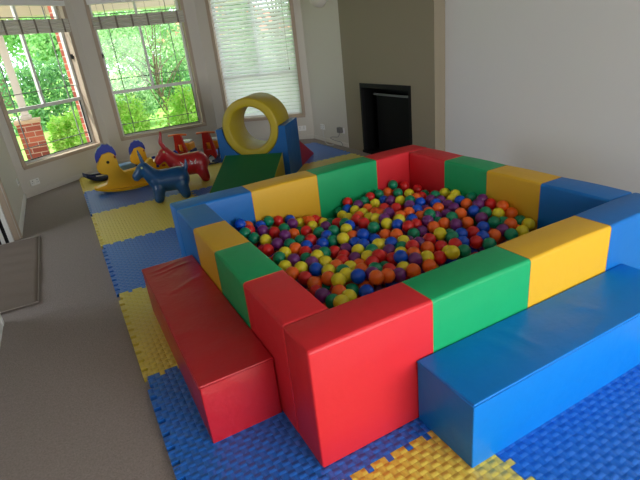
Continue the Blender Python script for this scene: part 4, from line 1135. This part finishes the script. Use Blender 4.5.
def leaf_cloud(cnt, centre, ext, size, seed, shell=.0, boxy=False):
    g = np.random.default_rng(seed)
    if boxy: p = g.uniform(-1, 1, (cnt, 3)); 
    else:
        p = g.normal(size=(cnt, 3)); p /= np.linalg.norm(p, axis=1)[:, None]; p *= (g.uniform(shell, 1, (cnt, 1)))**(1/2.2)
    if boxy and shell:
        a = g.integers(0, 3, cnt); s = np.sign(p[np.arange(cnt), a]); p[np.arange(cnt), a] = s*g.uniform(shell, 1, cnt)
    # lumpy outline
    p *= (1 + .16*np.sin(p[:, [1]]*7+seed) + .12*np.sin(p[:, [0]]*9+2*seed) + .06*g.normal(size=(cnt, 1)))
    c = p*np.array(ext) + np.array(centre)
    a = g.normal(size=(cnt, 3)); a /= np.linalg.norm(a, axis=1)[:, None]
    b = np.cross(a, g.normal(size=(cnt, 3))); b /= np.linalg.norm(b, axis=1)[:, None]
    sz = size*g.uniform(.6, 1.3, (cnt, 1))
    V = np.stack([c-a*sz, c+b*sz*.42, c+a*sz, c-b*sz*.42], 1)
    return V.reshape(-1, 3)
def leaf_mesh(name, clouds, m, parent=None):
    V = np.concatenate(clouds); n = len(V)//4
    me = bpy.data.meshes.new(name); me.from_pydata(V.tolist(), [], np.arange(4*n).reshape(-1, 4).tolist())
    return link(name, me, m, parent)
def leafm(name, c1, c2):
    m = bpy.data.materials.new(name); m.use_nodes = True; nt = m.node_tree; b = nt.nodes['Principled BSDF']; b.inputs['Roughness'].default_value = .55
    gi = nt.nodes.new('ShaderNodeNewGeometry'); mx = nt.nodes.new('ShaderNodeMix'); mx.data_type = 'RGBA'
    mx.inputs['A'].default_value = c1; mx.inputs['B'].default_value = c2
    nt.links.new(gi.outputs['Random Per Island'], mx.inputs['Factor']); nt.links.new(mx.outputs['Result'], b.inputs['Base Color'])
    tr = nt.nodes.new('ShaderNodeBsdfTranslucent'); nt.links.new(mx.outputs['Result'], tr.inputs[0]); ms = nt.nodes.new('ShaderNodeMixShader'); ms.inputs[0].default_value = .35
    nt.links.new(b.outputs[0], ms.inputs[1]); nt.links.new(tr.outputs[0], ms.inputs[2]); nt.links.new(ms.outputs[0], nt.nodes['Material Output'].inputs[0])
    return m
L1 = leafm('bright_leaf', rgb(150, 215, 70), rgb(215, 240, 140)); L2 = leafm('hedge_leaf', rgb(80, 140, 85), rgb(150, 195, 125)); L3 = leafm('tree_leaf', rgb(115, 180, 95), rgb(180, 220, 145)); L4 = leafm('grey_leaf', rgb(120, 165, 110), rgb(185, 215, 155))
BARK = mat('bark', rgb(120, 100, 85), .9, bump=(30, .5, .02))
def bush(label, x, y, rx, ry, h, seed, m=L1, cnt=5000, size=.045):
    t = thing('garden_bush', label, 'bush', (x, y, GZ))
    leaf_mesh('foliage', [leaf_cloud(cnt, (0, 0, h*.52), (rx, ry, h*.5), size, seed, .35)], m, t)
    bm = bmesh.new(); g = random.Random(seed)
    for k in range(9):
        a = g.uniform(0, 6.28); q = g.uniform(.3, .85)
        tube(bm, [(0.05*math.cos(a), .05*math.sin(a), 0), (rx*q*.5*math.cos(a), ry*q*.5*math.sin(a), h*.45), (rx*q*math.cos(a), ry*q*math.sin(a), h*.85)], [.014, .01, .004], 5)
    bobj('stems', bm, BARK, t)
bush('bright green bush close outside the middle window, left one', .30, 7.75, .56, .45, 1.16, 1)
bush('bright green bush close outside the middle window, right one', 1.80, 7.9, .62, .45, 1.12, 2)
bush('bright green bush outside the left window beside the brick pier', -.32, 8.9, .42, .6, .86, 3)
bush('bright bush outside the slatted blind window', 3.7, 8.0, .75, .5, 1.2, 4, L2, 4000)
bush('rounded grey green shrub on the lawn beyond the bright bushes', 1.0, 12.6, .9, .7, 1.15, 7, L4, 4500, .06)
bush('dark green shrub at right edge of the lawn before the hedge', 4.4, 13.2, 1.3, .8, 1.5, 8, L2, 5000, .06)
def hedge(label, x0, x1, y, h, seed, n):
    t = thing('hedge', label, 'hedge', ((x0+x1)/2, y, GZ))
    leaf_mesh('foliage', [leaf_cloud(n, (0, 0, h/2), ((x1-x0)/2, .5, h/2), .075, seed, .75, True)], L2, t)
    bm = bmesh.new()
    k = int((x1-x0)/.8)
    for i in range(k): tube(bm, [((i+.5-k/2)*.8, 0, 0), ((i+.5-k/2)*.8+.1, 0, h*.7)], .03, 6)
    bobj('stems', bm, BARK, t)
hedge('long clipped green hedge across the back of the garden, left stretch', -7.5, .9, 15.2, 1.75, 5, 15000)
hedge('long clipped green hedge across the back of the garden, right stretch', 1.7, 11, 16.4, 1.6, 6, 15000)
def tree(label, x, y, h, r, seed, m=L3, cnt=6000, trunk=.09, size=.08, low=.25):
    t = thing('garden_tree', label, 'tree', (x, y, GZ)); g = random.Random(seed)
    bm = bmesh.new(); tube(bm, curve_pts([(0, 0, 0), (.05, 0, h*.15), (-.03, .03, h*.3), (.02, 0, h*.45)], 4), [trunk*(1-.035*i) for i in range(13)], 10)
    cl = []
    for k in range(14):
        a = g.uniform(0, 6.28); q = g.uniform(.45, 1); z0 = h*g.uniform(.12, .42); zt = h*g.uniform(.4, .95)
        e = Vector((r*q*math.cos(a), r*q*math.sin(a), zt))
        tube(bm, curve_pts([(0, 0, z0), (e.x*.4, e.y*.4, z0+(zt-z0)*.55), tuple(e)], 5), [trunk*.5*(1-.085*i) for i in range(11)], 6)
        cl.append(leaf_cloud(cnt//14, tuple(e), (r*.42, r*.42, h*.16), size, seed*31+k))
    bobj('trunk', bm, BARK, t, smooth=True)
    leaf_mesh('foliage', cl, m, t)
tree('spreading tree with forked trunk seen through the middle window', 1.75, 10.8, 3.4, 1.6, 21, L4, 6500, .036, .055)
tree('leafy green tree behind the hedge seen through the left window', -3.2, 18.6, 4.6, 1.6, 22, L3, 8000, .13, .11)
tree('leafy tree behind the hedge between the left and middle windows', 1.3, 20.5, 5.0, 1.8, 23, L3, 8000, .13, .11)
tree('dark leafy tree behind the hedge at the right of the garden', 9.4, 21, 5.5, 2.0, 24, L2, 8000, .14, .11)
tree('tall tree at the far left of the garden', -8.0, 21.0, 6.0, 2.3, 25, L2, 8000, .14, .12)
tree('tall green tree far behind the hedge in the centre', -2.4, 27, 7.5, 2.6, 27, L3, 10000, .2, .16)
tree('tall green tree far behind the hedge, near the house', 4.6, 30, 7.0, 1.8, 28, L3, 8000, .2, .15)

# brick pier with white verandah post, verandah roof edge
t = thing('verandah_pier', 'red brick pier with white post standing outside the left window', 'pier', (-.93, 8.2, GZ))
bm = bmesh.new(); box(bm, (-.17, -.17, 0), (.17, .17, .90)); bobj('brick_base', bm, BRICK, t)
bm = bmesh.new(); box(bm, (-.19, -.19, .90), (.19, .19, .95), .006, 2); bobj('cap_course', bm, mat('brick_cap', rgb(205, 170, 140), .85), t, angle=40)
bm = bmesh.new(); box(bm, (-.055, -.055, .97), (.055, .055, 2.45), .004, 2); box(bm, (-.08, -.08, .95), (.08, .08, 1.02), .006, 2); o = bobj('post', bm, mat('post_paint', rgb(215, 200, 195), .6), t, angle=40); o['label'] = 'white painted post'
SOF = mat('verandah_soffit', rgb(225, 210, 190), .7)
t = thing('verandah_roof', 'pale verandah roof edge above the brick pier outside the windows', 'roof', (1, 8.2, 2.1))
bm = bmesh.new(); box(bm, (-6, 8.1, 2.1), (9, 8.3, 2.28)); bobj('beam', bm, SOF, t, -t.location)
bm = bmesh.new(); prism(bm, [(6.5, 2.42), (8.9, 2.24), (8.9, 2.30), (6.5, 2.5)], -6, 9, lambda y, z, x: Vector((x, y, z))); bobj('soffit', bm, SOF, t, -t.location)
bm = bmesh.new(); box(bm, (-6, 8.9, 2.14), (9, 9.02, 2.28)); bobj('gutter', bm, SOF, t, -t.location)

# neighbouring house beyond the hedge
t = thing('neighbour_house', 'cream house with terracotta roof beyond the garden hedge', 'house', (11.2, 30.5, GZ))
bm = bmesh.new(); box(bm, (-4, 0, 0), (4, 6, 2.3)); bobj('wall', bm, mat('cream_render', rgb(225, 215, 205), .9), t)
bm = bmesh.new(); A = [bm.verts.new(p) for p in ((-4.5, -.5, 2.25), (4.5, -.5, 2.25), (4.5, 6.5, 2.25), (-4.5, 6.5, 2.25), (-2, 3, 4.1), (2, 3, 4.1))]
for q in ((0, 1, 5, 4), (1, 2, 5), (2, 3, 4, 5), (3, 0, 4), (0, 3, 2, 1)): bm.faces.new([A[i] for i in q])
bobj('roof', bm, mat('terracotta_tile', rgb(215, 125, 95), .85, noise=(8, .2)), t)
for x in (-2.2, .2, 2.2):
    bm = bmesh.new(); box(bm, (x-.5, -.03, .9), (x+.5, .02, 1.9)); w_ = bobj('window', bm, WHITE, t)
    bm = bmesh.new(); box(bm, (x-.44, -.04, .96), (x+.44, -.031, 1.84)); bobj('pane', bm, mat('dark_pane', rgb(60, 70, 80), .2), w_)
